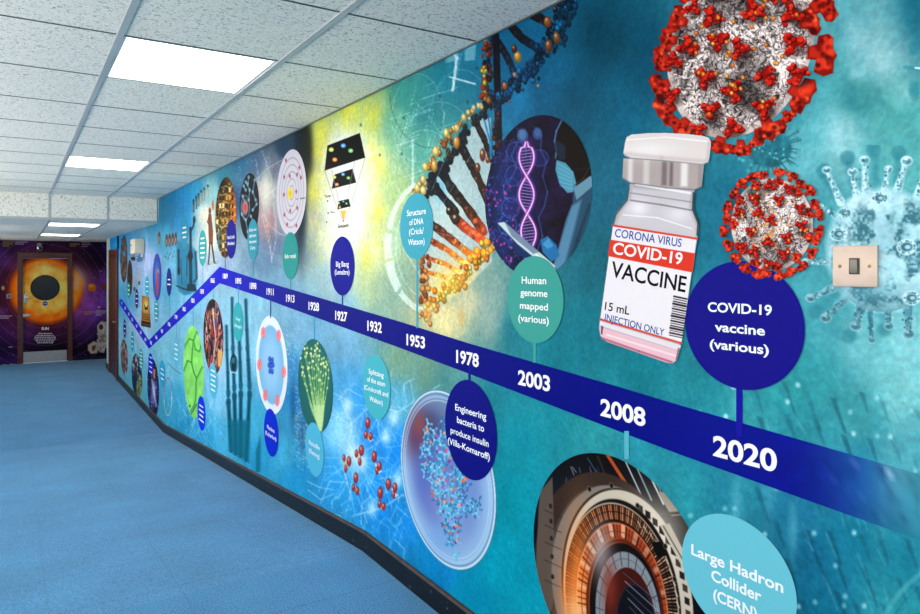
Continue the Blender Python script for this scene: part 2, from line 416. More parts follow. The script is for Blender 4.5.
M_fill = emit('added glowing pane', (1.0, .975, .95), FILL_GLOW)  # panes emit by themselves, an added stand-in for daylight
for k, (ya, yb) in enumerate(fill_wins):
    a, b = fill_win_z(ya); wroot = bpy.data.objects.new('window_%d' % (k + 1), None); C.objects.link(wroot); wroot['kind'] = 'structure'; wroot.location = (LEFT - .07, (ya + yb) / 2, a); bpy.context.view_layer.update()
    bm = bmesh.new(); x0, x1 = LEFT - .10, LEFT - .05; f = .05; ym = (ya + yb) / 2
    for lo_, hi_ in (((ya, a), (yb, a + f)), ((ya, b - f), (yb, b)), ((ya, a + f), (ya + f, b - f)), ((yb - f, a + f), (yb, b - f)), ((ym - f / 2, a + f), (ym + f / 2, b - f))): box(bm, (x0, lo_[0], lo_[1]), (x1, hi_[0], hi_[1]))
    bm_obj('window_frame', bm, M_tray, wroot)
    for p0, p1 in ((ya + f, ym - f / 2), (ym + f / 2, yb - f)): box_obj('pane', (LEFT - .08, p0, a + f), (LEFT - .072, p1, b - f), M_fill, wroot)
    adopt(wroot)
box_obj('wall_back', (LEFT - .14, NEAR_END - .14, -.65), (WALL + .14, NEAR_END, TOP), M_white, **S)
# end wall with the door opening
DX0, DX1, DTOP = on_end(22.0, 300)[0], on_end(68.2, 300)[0], on_end(45, 257.6)[2]
FZ = -DROP
bm = bmesh.new()
box(bm, (LEFT - .14, ENDY, FZ - .12), (DX0 - .002, ENDY + .14, TOP)); box(bm, (DX1 + .002, ENDY, FZ - .12), (3.4, ENDY + .14, TOP)); box(bm, (DX0 - .002, ENDY, DTOP + .002), (DX1 + .002, ENDY + .14, TOP))
bm_obj('wall_end', bm, M_white, **S)
box_obj('wall_passage', (3.4, CORNER - .14, FZ - .12), (3.54, ENDY + .14, TOP), M_pale, **S)
box_obj('wall_return', (WALL + .14, CORNER - .14, FZ - .12), (3.4, CORNER, TOP), M_pale, **S)

# lights positions (cells of the grid)
cols = [TX0 + PX * k for k in range(-3, 3)]
rows_near = [2.80 + PY * k for k in range(-12, 12)]
lights_near = [(0, 2.80), (0, 2.80 + PY * 5), (0, 2.80 - PY * 5), (0, 2.80 - PY * 10)]
lights_far = [9.92, 13.16]
def is_light(x, y, lst): return any(abs(x - TX0) < .01 and abs(y - ly) < .02 for _, ly in lst)
# near ceiling: tiles, each with a fine shadow gap across and a bar along
bm = bmesh.new(); box(bm, (LEFT, NEAR_END, CEIL + .03), (WALL, BULK, CEIL + .12), mi=1)
xs = [LEFT] + [c for c in cols if LEFT < c < WALL] + [WALL]
ys = [NEAR_END] + [r for r in rows_near if NEAR_END < r < BULK - .05] + [BULK]
for xa, xb in zip(xs, xs[1:]):
    for ya, yb in zip(ys, ys[1:]):
        if is_light(xa, ya, lights_near): continue
        g = .006
        box(bm, (xa + .002, ya + g, CEIL), (xb - .002, yb - g, CEIL + .016))
bm_obj('ceiling', bm, [M_tile, M_gap], **S)
bm = bmesh.new()
for c in xs[1:-1]: box(bm, (c - .012, NEAR_END, CEIL - .0065), (c + .012, BULK, CEIL + .001), .0015)
bm_obj('trim_1', bm, M_grid, **S)
bm = bmesh.new()                                   # cross tees between the tiles, coloured dark to give the seams their shadow lines
for y in ys[1:-1]:
    for xa, xb in zip(xs, xs[1:]): box(bm, (xa + (.013 if xa > LEFT else .001), y - .0038, CEIL - .0016), (xb - (.013 if xb < WALL else .02), y + .0038, CEIL + .006))
bm_obj('trim_5', bm, mat('shade-dark cross tee', '#4a504e', .6), **S)
bm = bmesh.new(); box(bm, (WALL - .018, NEAR_END, CEIL - .004), (WALL - .0062, BULK, CEIL + .0))
bm_obj('trim_2', bm, M_trimw, **S)
# bulkhead where the ceiling drops
bm = bmesh.new(); zb, zt = CEIL_FAR, CEIL
for xa, xb in zip(xs, xs[1:]): box(bm, (xa + .013, BULK, zb + .02), (xb - .013, BULK + .06, zt))
box(bm, (LEFT, BULK + .012, zb + .004), (WALL, BULK + .075, zt + .12), mi=1)
bm_obj('wall_bulkhead', bm, [M_tile, M_trimw], **S)
bm = bmesh.new(); box(bm, (LEFT, BULK - .008, zb - .002), (WALL - .004, BULK + .02, zb + .024), .002)
for c in xs[1:-1]: box(bm, (c - .012, BULK - .005, zb + .024), (c + .012, BULK + .01, zt - .007), .001)
bm_obj('trim_3', bm, M_grid, **S)
# far ceiling
bm = bmesh.new(); box(bm, (LEFT, BULK + .075, zb + .03), (WALL, ENDY, zb + .12), mi=1); box(bm, (WALL, CORNER, zb + .0), (3.4, ENDY, zb + .12), mi=0)
ys2 = [BULK + .02] + [9.92 - .0 + (PY * k) for k in range(0, 11)]; ys2 = [y for y in ys2 if y < ENDY - .05] + [ENDY]
lf = [(0, 9.92), (0, 9.92 + PY * 5)]
for xa, xb in zip(xs, xs[1:]):
    for ya, yb in zip(ys2, ys2[1:]):
        if is_light(xa, ya, lf): continue
        box(bm, (xa + .002, ya + .003, zb), (xb - .002, yb - .003, zb + .016))
bm_obj('ceiling_far', bm, [M_tile, M_gap], **S)
bm = bmesh.new()
for c in xs[1:-1]: box(bm, (c - .012, BULK + .02, zb - .0065), (c + .012, ENDY, zb + .001), .0015)
bm_obj('trim_4', bm, M_grid, **S)

def panel(y, z, label):
    t = thing('ceiling_light', (TX0 + PX / 2, y + PY / 2, z), label, 'ceiling light', 'square light panels in the corridor ceiling')
    x0, x1, y0, y1 = TX0 + .013, TX0 + PX - .013, y + .004, y + PY - .004
    bm = bmesh.new(); r = .012
    for a, b in (((x0, y0), (x1, y0 + r)), ((x0, y1 - r), (x1, y1)), ((x0, y0 + r), (x0 + r, y1 - r)), ((x1 - r, y0 + r), (x1, y1 - r))):
        box(bm, (a[0], a[1], z - .002), (b[0], b[1], z + .014))
    bm_obj('frame', bm, M_tray, t)
    box_obj('diffuser', (x0 + r, y0 + r, z + .001), (x1 - r, y1 - r, z + .012), M_lamp, t)
    adopt(t)
panel(2.80, CEIL, 'large glowing square ceiling panel nearest the camera, in the speckled tiles')
panel(2.80 + PY * 5, CEIL, 'second glowing ceiling panel, between the nearest one and the dropped bulkhead')
panel(9.92, CEIL_FAR, 'glowing panel in the lower ceiling just past the bulkhead')
panel(9.92 + PY * 5, CEIL_FAR, 'farthest glowing ceiling panel, close to the sun door')
panel(2.80 - PY * 5, CEIL, 'glowing square ceiling panel above the near end of the mural, behind the viewer')
panel(2.80 - PY * 10, CEIL, 'glowing square ceiling panel near the back wall behind the viewer')

# skirting, following the ramp
def skirting(name, x_face, y0, y1, side=1):
    bm = bmesh.new(); h, w = .098, .017
    ysl = [y0] + [q for q in (R0, R1) if y0 < q < y1] + [y1]
    prof = [(0, -.0), (0, h), (w * .55, h), (w, h - .008), (w, 0)]
    rings = [[bm.verts.new((x_face - side * px, y, floor_z(y) + pz)) for px, pz in prof] for y in ysl]
    for a, b in zip(rings, rings[1:]):
        for k in range(5):
            f = bm.faces.new((a[k], a[(k + 1) % 5], b[(k + 1) % 5], b[k])); f.material_index = 1 if k in (1, 2) else 0
    bm.faces.new(rings[0]); bm.faces.new(rings[-1][::-1])
    return bm_obj(name, bm, [M_skirt, M_skirt_top], **S)
skirting('baseboard_right', WALL - .0035, NEAR_END, MURAL_END)
skirting('baseboard_left', LEFT, NEAR_END, ENDY, -1)
skirting('baseboard_corner', WALL, 14.42, CORNER)
box_obj('baseboard_end', (DX1 + .08, ENDY - .016, FZ), (3.4, ENDY - .0025, FZ + .05), M_skirt, **S)

# door in the right wall, past the mural: dark wood
d = bpy.data.objects.new('door_1', None); C.objects.link(d); d['kind'] = 'structure'; d.location = (WALL, 13.75, FZ); bpy.context.view_layer.update()
bm = bmesh.new(); hz = FZ + 2.27
for a, b in ((13.16, 13.25), (14.30, 14.39)): box(bm, (WALL - .035, a, FZ), (WALL - .001, b, hz), .004)
box(bm, (WALL - .035, 13.25, hz - .09), (WALL - .001, 14.30, hz), .004)
bm_obj('door_frame', bm, M_wood, d)
box_obj('door_leaf', (WALL - .012, 13.252, FZ + .004), (WALL - .001, 14.298, hz - .092), M_woodd, d)
bm = bmesh.new(); lathe(bm, [(0, .026), (.006, .026), (.007, .009), (.045, .009)], (WALL - .012, 13.36, FZ + 1.0), (-1, 0, 0), 20); box(bm, (WALL - .066, 13.352, FZ + .991), (WALL - .05, 13.47, FZ + 1.009), .004)
bm_obj('door_handle', bm, M_steel, d, smooth=True); adopt(d)

# ================================================================ RIGHT WALL MURAL
mural = thing('mural', (WALL, 6.0, 0), 'long blue science timeline mural covering the whole right-hand wall', 'mural')
# --- background colours: positions along the print and its ink colours, mild wall shading mixed in
BG = [(118,245,'2aa0d8'),(122,300,'58a8cc'),(125,350,'8cc9d8'),(128,390,'74bccb'),(136,270,'a6bbdc'),(150,262,'bcc2e2'),(140,330,'b4cadf'),(152,310,'9cc0dc'),
(166,210,'1f86a6'),(166,240,'54b0cc'),(176,205,'2488b4'),(186,200,'2c9bd0'),(176,260,'86c4dc'),(168,290,'70bcd6'),(185,225,'37a2da'),(195,190,'3f9cc0'),
(205,215,'eee0ca'),(208,240,'f2e4d0'),(213,190,'9cc0c0'),(203,265,'c0c8d8'),(190,300,'90c8e0'),(225,180,'4a90a2'),(225,262,'a8b8cc'),(160,345,'94ccdc'),
(172,365,'8ac8dc'),(175,400,'52b2d0'),(185,430,'3aa6cc'),(205,440,'3ca6d0'),(222,440,'64c2e2'),(212,340,'a8d0e2'),(222,370,'b2d6ea'),(240,320,'a4cfe2'),(225,400,'9cd2ec'),
(262,300,'a0c8da'),(262,350,'a4d0e4'),(258,420,'58b6d2'),(258,460,'3ea6cc'),(285,450,'58b4d2'),(290,300,'8fb4cc'),(298,330,'88b0c8'),(292,370,'5a9cc4'),(297,400,'2f86bc'),(288,420,'4c9cc0'),(298,480,'34a0cc'),
(242,165,'4a7c98'),(236,200,'3c5c82'),(258,165,'5c7490'),(266,190,'e2d4ca'),(268,220,'c2a8b0'),(272,245,'7c8ca8'),(275,165,'8c8c9c'),(285,150,'26405c'),(300,140,'24384e'),(262,262,'7c98b0'),(280,280,'88aabf'),
(308,165,'7a7a50'),(313,150,'c8c860'),(320,135,'d6d878'),(318,180,'e6dc80'),(312,220,'b8b08c'),(306,250,'8c9ca0'),(330,160,'ded6c0'),(345,150,'d8d4d0'),(345,210,'ece2cc'),(330,240,'e0d8ac'),(368,160,'eae6b0'),(350,115,'d0d468'),(375,110,'c4cc80'),
(372,200,'e8e4a0'),(375,250,'dad69a'),(366,285,'bcc89c'),(330,285,'a4bcc0'),(345,305,'90b4c4'),(392,120,'78ae94'),(395,190,'b4c690'),(400,240,'b0c4a4'),(398,290,'a0b8a4'),(420,310,'b8b898'),
(405,95,'4c9c94'),(430,110,'3c8c90'),(450,80,'2c8494'),(425,150,'68a898'),(470,60,'2a809a'),(500,60,'18688c'),(515,90,'1f80a8'),(530,60,'186a8e'),(545,95,'186080'),(445,320,'e0cc98'),(470,300,'d8ccA8'),(490,320,'7c9c98'),(488,290,'8ca8a0'),
(510,330,'25808c'),(560,70,'186a8a'),(570,100,'17586f'),(600,40,'0c4c60'),(640,60,'10566c'),(620,110,'1a6a84'),(610,200,'2a7288'),(600,260,'24707e'),(590,330,'1f7884'),(560,350,'1f7e8a'),(640,370,'20808a'),
(320,320,'84b0cc'),(345,345,'88b4d0'),(345,380,'68b0d8'),(360,400,'48a4e0'),(345,430,'a8d8f2'),(370,440,'2c94e4'),(400,450,'2a96e4'),(340,480,'3fa8e0'),(380,500,'2696dc'),(405,520,'2a94d4'),(330,510,'3a9ccc'),(400,360,'88a890'),(430,372,'7c9c88'),
(440,380,'5c9494'),(398,400,'6ab0c8'),(500,400,'2c8c98'),(520,440,'1c94a0'),(510,500,'0f98a6'),(500,560,'0a9cae'),(440,570,'168cc0'),(470,600,'0c94b0'),(550,420,'2a929c'),(600,430,'3c989c'),(640,450,'36909c'),(530,580,'0f9aac'),
(730,200,'27788c'),(720,240,'27788c'),(700,440,'308ea0'),(690,490,'3c9ca4'),(720,490,'348a9c'),(740,420,'46a0a4'),(700,380,'2f8890'),(790,100,'3a8c98'),(820,130,'62aeb4'),(800,160,'7ab8be'),(840,60,'5aa4a8'),(880,55,'a4cccf'),(890,30,'84b8be'),(855,40,'78b0b6'),(915,15,'1f6c80'),(860,100,'4f9c9c'),(900,110,'5ca8a4'),
(840,140,'a2ccce'),(900,150,'6cb0b0'),(820,200,'5aa0a8'),(830,320,'5ca8b0'),(820,380,'46a0a4'),(860,340,'80bcc0'),(910,340,'98ccce'),(900,390,'90c8c8'),(800,420,'3c9098'),(790,390,'409c9e'),(860,420,'4fa0a4'),(860,470,'3a90a8'),(900,470,'6cb4bc'),
(800,500,'2c7c98'),(850,540,'247e94'),(810,560,'206e8a'),(900,560,'2c8a9c'),(820,610,'1c7088'),(900,610,'40a0a8'),(920,500,'4c9cac'),(1100,400,'5ca8ac'),(1400,300,'4c98a4'),(1400,900,'2c8a9c')]
ncol = 700; xsb = np.concatenate([np.linspace(117.2, 930, ncol), np.linspace(930, 1600, 60)[1:]])
_, Yb, _ = on_wall(xsb, 268.0)
zlo = np.array([floor_z(y) + .06 for y in Yb]); tt = WALL / ((xsb - VX) * CT / F)
ZT = np.where(Yb > BULK - .004, CEIL_FAR - .001, CEIL - .001)
nr = 620
vfr = np.linspace(0, 1, nr)[:, None]
Zb = ZT[None, :] * (1 - vfr) + zlo[None, :] * vfr
Xb = np.repeat(xsb[None, :], nr, 0); Ybp = VY - (Zb - EYE) * F / tt[None, :]
base = Pic(Xb, Ybp, '4488aa')
WY = np.repeat(Yb[None, :], nr, 0); WZ = Zb          # true wall coordinates for the grain
acc = np.zeros(base.c.shape); ws = np.zeros(Xb.shape)
for (x, y, c) in BG:
    sg = 9 + (min(x, 1000) - 118) * .035
    if x > 1000: sg = 150
    d2 = ((Xb - x) / sg) ** 2 + ((Ybp - y) / (sg * 1.35)) ** 2
    w = 1 / (d2 ** 1.55 + .06); acc += w[..., None] * hx(c); ws += w
base.c[:] = acc / ws[..., None]
g1 = fbm(WY * 100, WZ * 100, 9, 3, 5) - .5; g2 = fbm(WY * 100, WZ * 100, 30, 8, 4) - .5; g3 = vn(WY * 100, WZ * 100, 1.1, 12) - .5
base.c *= (1 + .16 * g1 + .14 * g2 + .06 * g3)[..., None]
B = lambda *a, **k: base.line(*a, alpha=False, **k)
rng = random.Random(4)
# curtain of vertical streaks at the far end
for i in range(11): B([(162.5 + i * 2.1, 196 - i * 1.6 + 2), (162.5 + i * 2.1, 232)], .5, '176a88', .45)
base.ring(184, 226, 9, 22, .6, '8cc8e0', .35, alpha=False)
# radiation streaks of the atom glow
base.glow(266, 192, 5, 24, 'fff0dc', .8, False); base.glow(268, 228, 7, 16, 'd0705a', .35, False); base.glow(258, 205, 4, 14, 'c87a70', .3, False)
for p in ([(245, 190), (258, 178), (268, 168), (284, 159)], [(246, 215), (262, 200), (276, 188), (290, 182)], [(256, 160), (262, 200), (270, 240), (272, 262)], [(262, 150), (272, 180), (276, 235)], [(250, 178), (266, 186), (280, 202), (292, 222)],
          [(262, 212), (270, 226), (280, 234), (290, 236)], [(262, 214), (268, 240), (272, 258), (276, 240), (276, 200)], [(272, 205), (278, 200), (279, 196)]):
    B(p, .7, 'f2ece6', .55)
for i in range(60):
    a, r = rng.uniform(236, 304), rng.uniform(146, 200); base.ell(a, r + (300 - a) * .2, .4, .5, 'dfe8f0', .5, alpha=False)
for i in range(9): B([(262 + i * 3, 250 + i), (330 + i * 2, 300 - i * 2)], .8, 'c8dce8', .12, soft=2)
# grey-white blotches and yellow fringe of the big-bang glow
for i in range(620):
    x = rng.uniform(306, 395); y = rng.uniform(100, 285)
    e = abs((x - 345) / 40)
    if e < .5 and rng.random() < .85: continue
    base.ell(x, y, rng.uniform(.7, 2.0), rng.uniform(1.5, 4.5), rng.choice(['e8dc20', 'f0e850', 'd8cc20', 'c0c0d4', 'f6f2c0', 'b8bccc', 'e4d450']), rng.uniform(.1, .38) * (1 - ss(.7, 1.25, e)) * (1 - ss(235, 280, y)), soft=2.5, rot=rng.uniform(-20, 20), alpha=False)
base.glow(345, 205, 24, 66, 'fffaf6', .9, False); base.glow(345, 160, 20, 26, 'f4ecf0', .6, False)
for x, y in ((318, 150), (322, 130), (348, 112), (372, 120), (380, 165), (378, 215), (312, 190), (366, 260)): base.glow(x, y, 7, 16, 'f0d840', .4, False); base.glow(300, 190, 5, 46, '182838', .55, False); base.glow(306, 150, 5, 24, '2c2c1c', .45, False)
# draughtsman's drawing lines behind the helix
for cx, cy, rx, ry in ((418, 118, 26, 44), (440, 150, 36, 48), (425, 170, 30, 40), (462, 130, 34, 60)):
    base.ring(cx, cy, rx, ry, .5, 'e8f2f0', .4, alpha=False)
base.ring(432, 92, 42, 56, .7, '204a54', .6, 180, 330, alpha=False)
for i in range(64):
    x, y = rng.uniform(390, 446), rng.uniform(84, 200); L_ = rng.uniform(8, 30); an = rng.choice([.35, .35, -1.0, 1.3])
    if y < 268 - (x - 17) * .47 + 8: continue
    B([(x, y), (x + L_ * math.cos(an) * .8, y + L_ * math.sin(an) * -.8)], .5, 'eef6f4', .4)
B([(413, 140), (413, 195)], 1.6, 'f0f6f4', .6); B([(455, 55), (457, 58), (453, 90)], 2.6, 'e6f2f4', .8); B([(450, 77), (475, 84)], 1.6, 'e6f2f4', .8); B([(463, 48), (452, 92)], .5, 'f0f6f4', .5)
base.poly([(446, 57), (459, 51), (459, 60), (446, 63)], 'd8eaec', .45, alpha=False); base.poly([(465, 48), (476, 43), (475, 60), (465, 61)], 'd8eaec', .45, alpha=False)
for x, y in ((440, 96), (402, 154), (361, 125), (468, 102), (477, 68), (404, 118), (380, 155), (435, 190)): base.ell(x, y, 1.0, 1.5, '28464c', .8, alpha=False)
# broken white dial round the DNA caption
for a0, a1, w in ((105, 158, 5), (164, 196, 7), (200, 232, 9), (236, 262, 6)):
    base.ring(432, 246, 44, 66, w, 'f6f6ee', .62, a0, a1, alpha=False)
base.ring(432, 246, 36, 54, .8, 'f6f6ee', .5, 90, 300, alpha=False); base.ring(432, 246, 30, 74, .5, '2c5058', .3, 60, 300, alpha=False)
for i in range(10): B([(404 + i * 3, 250 + i * 5), (432 + i * 2, 290 + i * 3)], .4, 'f4f4e8', .4)
base.glow(446, 318, 22, 18, 'ffe9b0', .55, False); base.glow(490, 320, 14, 30, 'eee8d0', .35, False); base.glow(462, 318, 3, 10, 'e8a860', .5, False)
# atom-splitting web of light
for i in range(120):
    x, y = rng.uniform(330, 408), rng.uniform(392, 540)
    if y > 436 + (x - 190) * .6 - 8: continue
    a = rng.uniform(0, 6.28); L_ = rng.uniform(8, 34); k = rng.uniform(-.6, .6)
    B([(x, y), (x + L_ * .5 * math.cos(a), y + L_ * .7 * math.sin(a)), (x + L_ * .9 * math.cos(a + k), y + L_ * 1.3 * math.sin(a + k))], rng.uniform(.4, .9), 'd8f2ff', rng.uniform(.25, .6), soft=1.2)
for cx, cy in ((352, 452), (386, 437), (348, 405), (394, 418), (372, 508), (362, 462), (398, 480)): base.glow(cx, cy, 5, 8, 'f4fcff', .75, False)
base.glow(356, 458, 12, 18, 'e8f8ff', .6, False)
for i in range(14): a = i * .45; B([(356, 458), (356 + 34 * math.cos(a), 458 + 52 * math.sin(a))], .5, 'e8f8ff', .5, soft=1)
B([(347, 428), (372, 404), (398, 412), (440, 385)], .8, 'dff4ff', .7); B([(340, 398), (352, 424), (344, 470), (352, 500)], .8, 'dff4ff', .6); B([(356, 515), (382, 508), (404, 494)], 1.0, 'dff4ff', .7)
# galaxy and mould swirls between the 1911 and 1928 pictures
for i in range(420):
    x = rng.gauss(303, 5.5); y = rng.gauss(418 + (x - 300) * 1.5, 22)
    if y > 436 + (x - 190) * .6 - 6 or y < 385: continue
    base.ell(x, y, .6, .8, rng.choice(['f2f2ee', '2c5ec0', '60a0d8', 'a8984c', 'dfe8ee', '18489c']), .55, alpha=False)
base.glow(293, 405, 3, 26, '1c4c6c', .5, False); base.glow(302, 432, 3, 20, '24486c', .45, False); base.glow(293, 365, 4, 14, '2f80c4', .5, False)
for i in range(160):
    x = rng.gauss(291, 4); y = rng.gauss(352, 20); base.ell(x, y, .5, .8, rng.choice(['e8f0f0', '3c8cc0', '6cb0a0', 'd0d8d8']), .4, alpha=False)
# lightning roots under the green leaf cells
for i in range(60):
    x, y = 190 + rng.gauss(6, 12), rng.uniform(385, 445)
    if y > 424 + (x - 163) * .6 - 4: continue
    B([(x, y), (x + rng.uniform(-3, 3), y + 6), (x + rng.uniform(-5, 5), y + 13)], .5, 'd8f4fc', .5)
for i in range(30):
    x, y = 214 + rng.gauss(0, 3), rng.uniform(350, 445); B([(x, y), (x + rng.uniform(-2, 2), y + 5)], .6, '58b4dc', .5)
# signatures and scribbles
for k in range(9): B([(164 + k * 1.3, 258 + rng.uniform(-4, 4)), (165.4 + k * 1.3, 256 + rng.uniform(-5, 5))], .35, '28505c', .7)
B([(168, 363), (174, 369), (181, 374)], .6, '2c4c60', .6)
# blurred pale viruses and bokeh at the near end
for x, y, r in ((857, 44, 15), (884, 60, 18), (856, 72, 9), (838, 130, 22), (850, 28, 8), (905, 95, 14)): base.glow(x, y, r, r, 'c8e2e4', .4, False)
for x, y, r in ((912, 16, 16), (838, 30, 10), (815, 72, 12), (850, 100, 16)): base.glow(x, y, r, r, '2c7a86', .35, False)
for gy in range(7):
    for gx in range(9):
        x = 748 + gx * 27 + (gy % 2) * 9 + rng.uniform(-6, 6); y = 378 + gy * 34 + gx * 5 + rng.uniform(-8, 8); L_ = rng.uniform(20, 40)
        base.poly([(x, y), (x + 6, y + 1.5), (x + L_ * .42 + 1.5, y + L_), (x + L_ * .40, y + L_)], '1f5060', rng.uniform(.15, .5), soft=2.2, alpha=False)
for i in range(34): base.ell(rng.uniform(690, 920), rng.uniform(370, 612), 2.4, 2.6, 'd4f2f4', rng.uniform(.35, .8), soft=2.2, alpha=False)
for i in range(60): B([(lambda x, y: (x, y))(*q) for q in ((lambda x, y: [(x, y), (x + rng.uniform(4, 12), y + rng.uniform(10, 30))])(rng.uniform(690, 920), rng.uniform(370, 600)))], 1.2, rng.choice(['bfe6ea', '2a6a7c']), .2, soft=2)
base.ring(960, 690, 92, 128, 5, '8cccd4', .35, 90, 180, alpha=False); base.ring(960, 690, 84, 118, 2, '1f6474', .3, 90, 180, alpha=False)
for x, y, r in ((737, 400, 8), (737, 505, 10), (793, 530, 9), (770, 470, 12)): base.glow(x, y, r * .55, r * 3.2, 'a0d8e0', .35, False)
grid_obj('background_print', Xb, Ybp, base.c, .0008, M_bg, mural)
BGTOP, BGBOT = Ybp[0], Ybp[-1]
def bg_field(X, Y):
    fi = np.clip(np.interp(X, xsb, np.arange(len(xsb))), 0, len(xsb) - 1.001); i = fi.astype(int); a = (fi - i)
    t0, b0 = BGTOP[i] * (1 - a) + BGTOP[i + 1] * a, BGBOT[i] * (1 - a) + BGBOT[i + 1] * a
    fj = np.clip((Y - t0) / (b0 - t0), 0, 1) * (nr - 1.001); j = fj.astype(int); b = (fj - j)[..., None]; a = a[..., None]
    return (base.c[j, i] * (1 - a) + base.c[j, i + 1] * a) * (1 - b) + (base.c[j + 1, i] * (1 - a) + base.c[j + 1, i + 1] * a) * b
def over_bg(*a):
    p = Pic.rect(*a); p.c[:] = bg_field(p.X, p.Y); return p
def bg_at(x, y):
    i = int(np.argmin(abs(xsb - x))); j = int(np.argmin(abs(Ybp[:, i] - y))); return base.c[j, i]

# extra strip over the near end, outside the print canvas
_, ylast, _ = on_wall(1600.0, 268.0)
V = []; n = 40
for k in range(n + 1):
    y = ylast + (NEAR_END - ylast) * k / n
    V += [(WALL - .0008, y, CEIL - .001), (WALL - .0008, y, .06)]
me = np_mesh('background_print', V, [[2 * k, 2 * k + 1, 2 * k + 3, 2 * k + 2] for k in range(n)], '3f929e'); link('background_print', me, M_bg, mural)
# piece over the side door
V = [tuple(float(q) for q in on_wall(x, y, .0008)) for x, y in ((117.2, 244.6), (117.2, 241), (110, 243), (110, 245.8))]
yb0, yb1 = MURAL_END, 14.5
V = [(WALL - .0008, yb0, hz + .001), (WALL - .0008, yb0, CEIL_FAR), (WALL - .0008, yb1, CEIL_FAR), (WALL - .0008, yb1, hz + .001)]
link('background_print', np_mesh('background_print', V, [[0, 1, 2, 3]], '2f9fd6'), M_bg, mural)

# ---- timeline band
up = [(119.4, 299.6), (121.8, 299), (149, 340.2), (219.8, 266.8), (260, 280.2), (290, 288.9), (400, 321.5), (470, 343.5), (620, 387), (680, 405), (820, 445.3), (960, 486)]
lo = [(119.4, 304.2), (119.8, 304.4), (149, 348.9), (219.8, 283.2), (260, 296.7), (290, 308.0), (400, 347.8), (470, 374), (620, 431.5), (680, 454.3), (820, 504.5), (960, 554)]
VX_, VC_, FQ = [], [], []; ncr = 9; r_i = 0
def seg_pts(a, b, n): return [(a[0] + (b[0] - a[0]) * k / n, a[1] + (b[1] - a[1]) * k / n) for k in range(n)]
U, Lw = [], []
for i in range(len(up) - 1):
    n = max(1, int((up[i + 1][0] - up[i][0]) / 7)); U += seg_pts(up[i], up[i + 1], n); Lw += seg_pts(lo[i], lo[i + 1], n)
U.append(up[-1]); Lw.append(lo[-1])
for (a, b) in zip(U, Lw):
    for k in range(ncr):
        x = a[0] + (b[0] - a[0]) * k / (ncr - 1); y = a[1] + (b[1] - a[1]) * k / (ncr - 1)
        col = hx('0c1cc4') * (1 - ss(200, 330, x)) + hx('020e80') * ss(200, 330, x); col = col * (1 - ss(560, 760, x)) + hx('101c8c') * ss(560, 760, x)
        f = ss(775, 930, x) * .97
        col = col * (1 - f) + bg_at(min(x, 925), y) * f
        if x > 775: col = col * (1 + .25 * (fbm(np.array(x * 1.), np.array(y * 1.), 14, 5, 3) - .5))
        VX_.append([float(q) for q in on_wall(x, y, .0018)]); VC_.append(np.clip(col, 0, 1))
    if r_i: 
        o0 = (r_i - 1) * ncr
        FQ += [[o0 + k, o0 + k + 1, o0 + ncr + k + 1, o0 + ncr + k] for k in range(ncr - 1)]
    r_i += 1
link('timeline_band', np_mesh('timeline_band', VX_, FQ, np.array(VC_)), M_pr, mural, label='deep blue timeline band with white years')
years = [('2020', 745.8, 453, 64, 20.5), ('2008', 623.8, 412, 45, 17), ('2003', 534.8, 380.3, 32, 14.5), ('1978', 468.2, 358.3, 22.5, 12.5), ('1953', 416.4, 341, 18.4, 11), ('1932', 375.2, 326.6, 14.4, 9.8),
         ('1927', 341.8, 316, 12, 8.8), ('1928', 314.3, 306.3, 10.4, 7.8), ('1913', 290.8, 298.4, 8.4, 7), ('1911', 270.6, 291.6, 7, 6.4), ('1898', 253.5, 285.8, 6.6, 6), ('1895', 238.8, 280.8, 5.8, 5.4), ('1869', 225.6, 276, 4.8, 5),
         ('1865', 213, 280.4, 4, 4.6), ('1859', 202.4, 291.4, 3.7, 4.4), ('1831', 193.2, 300.5, 3.4, 4.2), ('1803', 184.4, 309, 3.1, 4), ('1799', 176.3, 317, 2.8, 3.8), ('1796', 169.4, 324.3, 2.4, 3.6), ('1687', 162.3, 331, 2.2, 3.4),
         ('1665', 156.6, 337.2, 1.9, 3.2), ('1628', 151.2, 342.6, 1.7, 3.2), ('1610', 145.6, 339.4, 1.7, 3.1), ('1543', 141, 332.4, 1.6, 3), ('1439', 136.8, 326, 1.5, 2.9), ('1021', 132.5, 319.4, 1.4, 2.8), ('1010', 129, 314, 1.3, 2.7), ('850', 125.4, 308.2, 1.2, 2.6), ('700', 122, 303.2, 1.1, 2.5)]
for y_, cx, cy, w, h in years:
    text_lines([(y_, cx, cy, w, h)], .0034, 'f6f4f6', M_pr, mural, name='year_number', bold=.028)

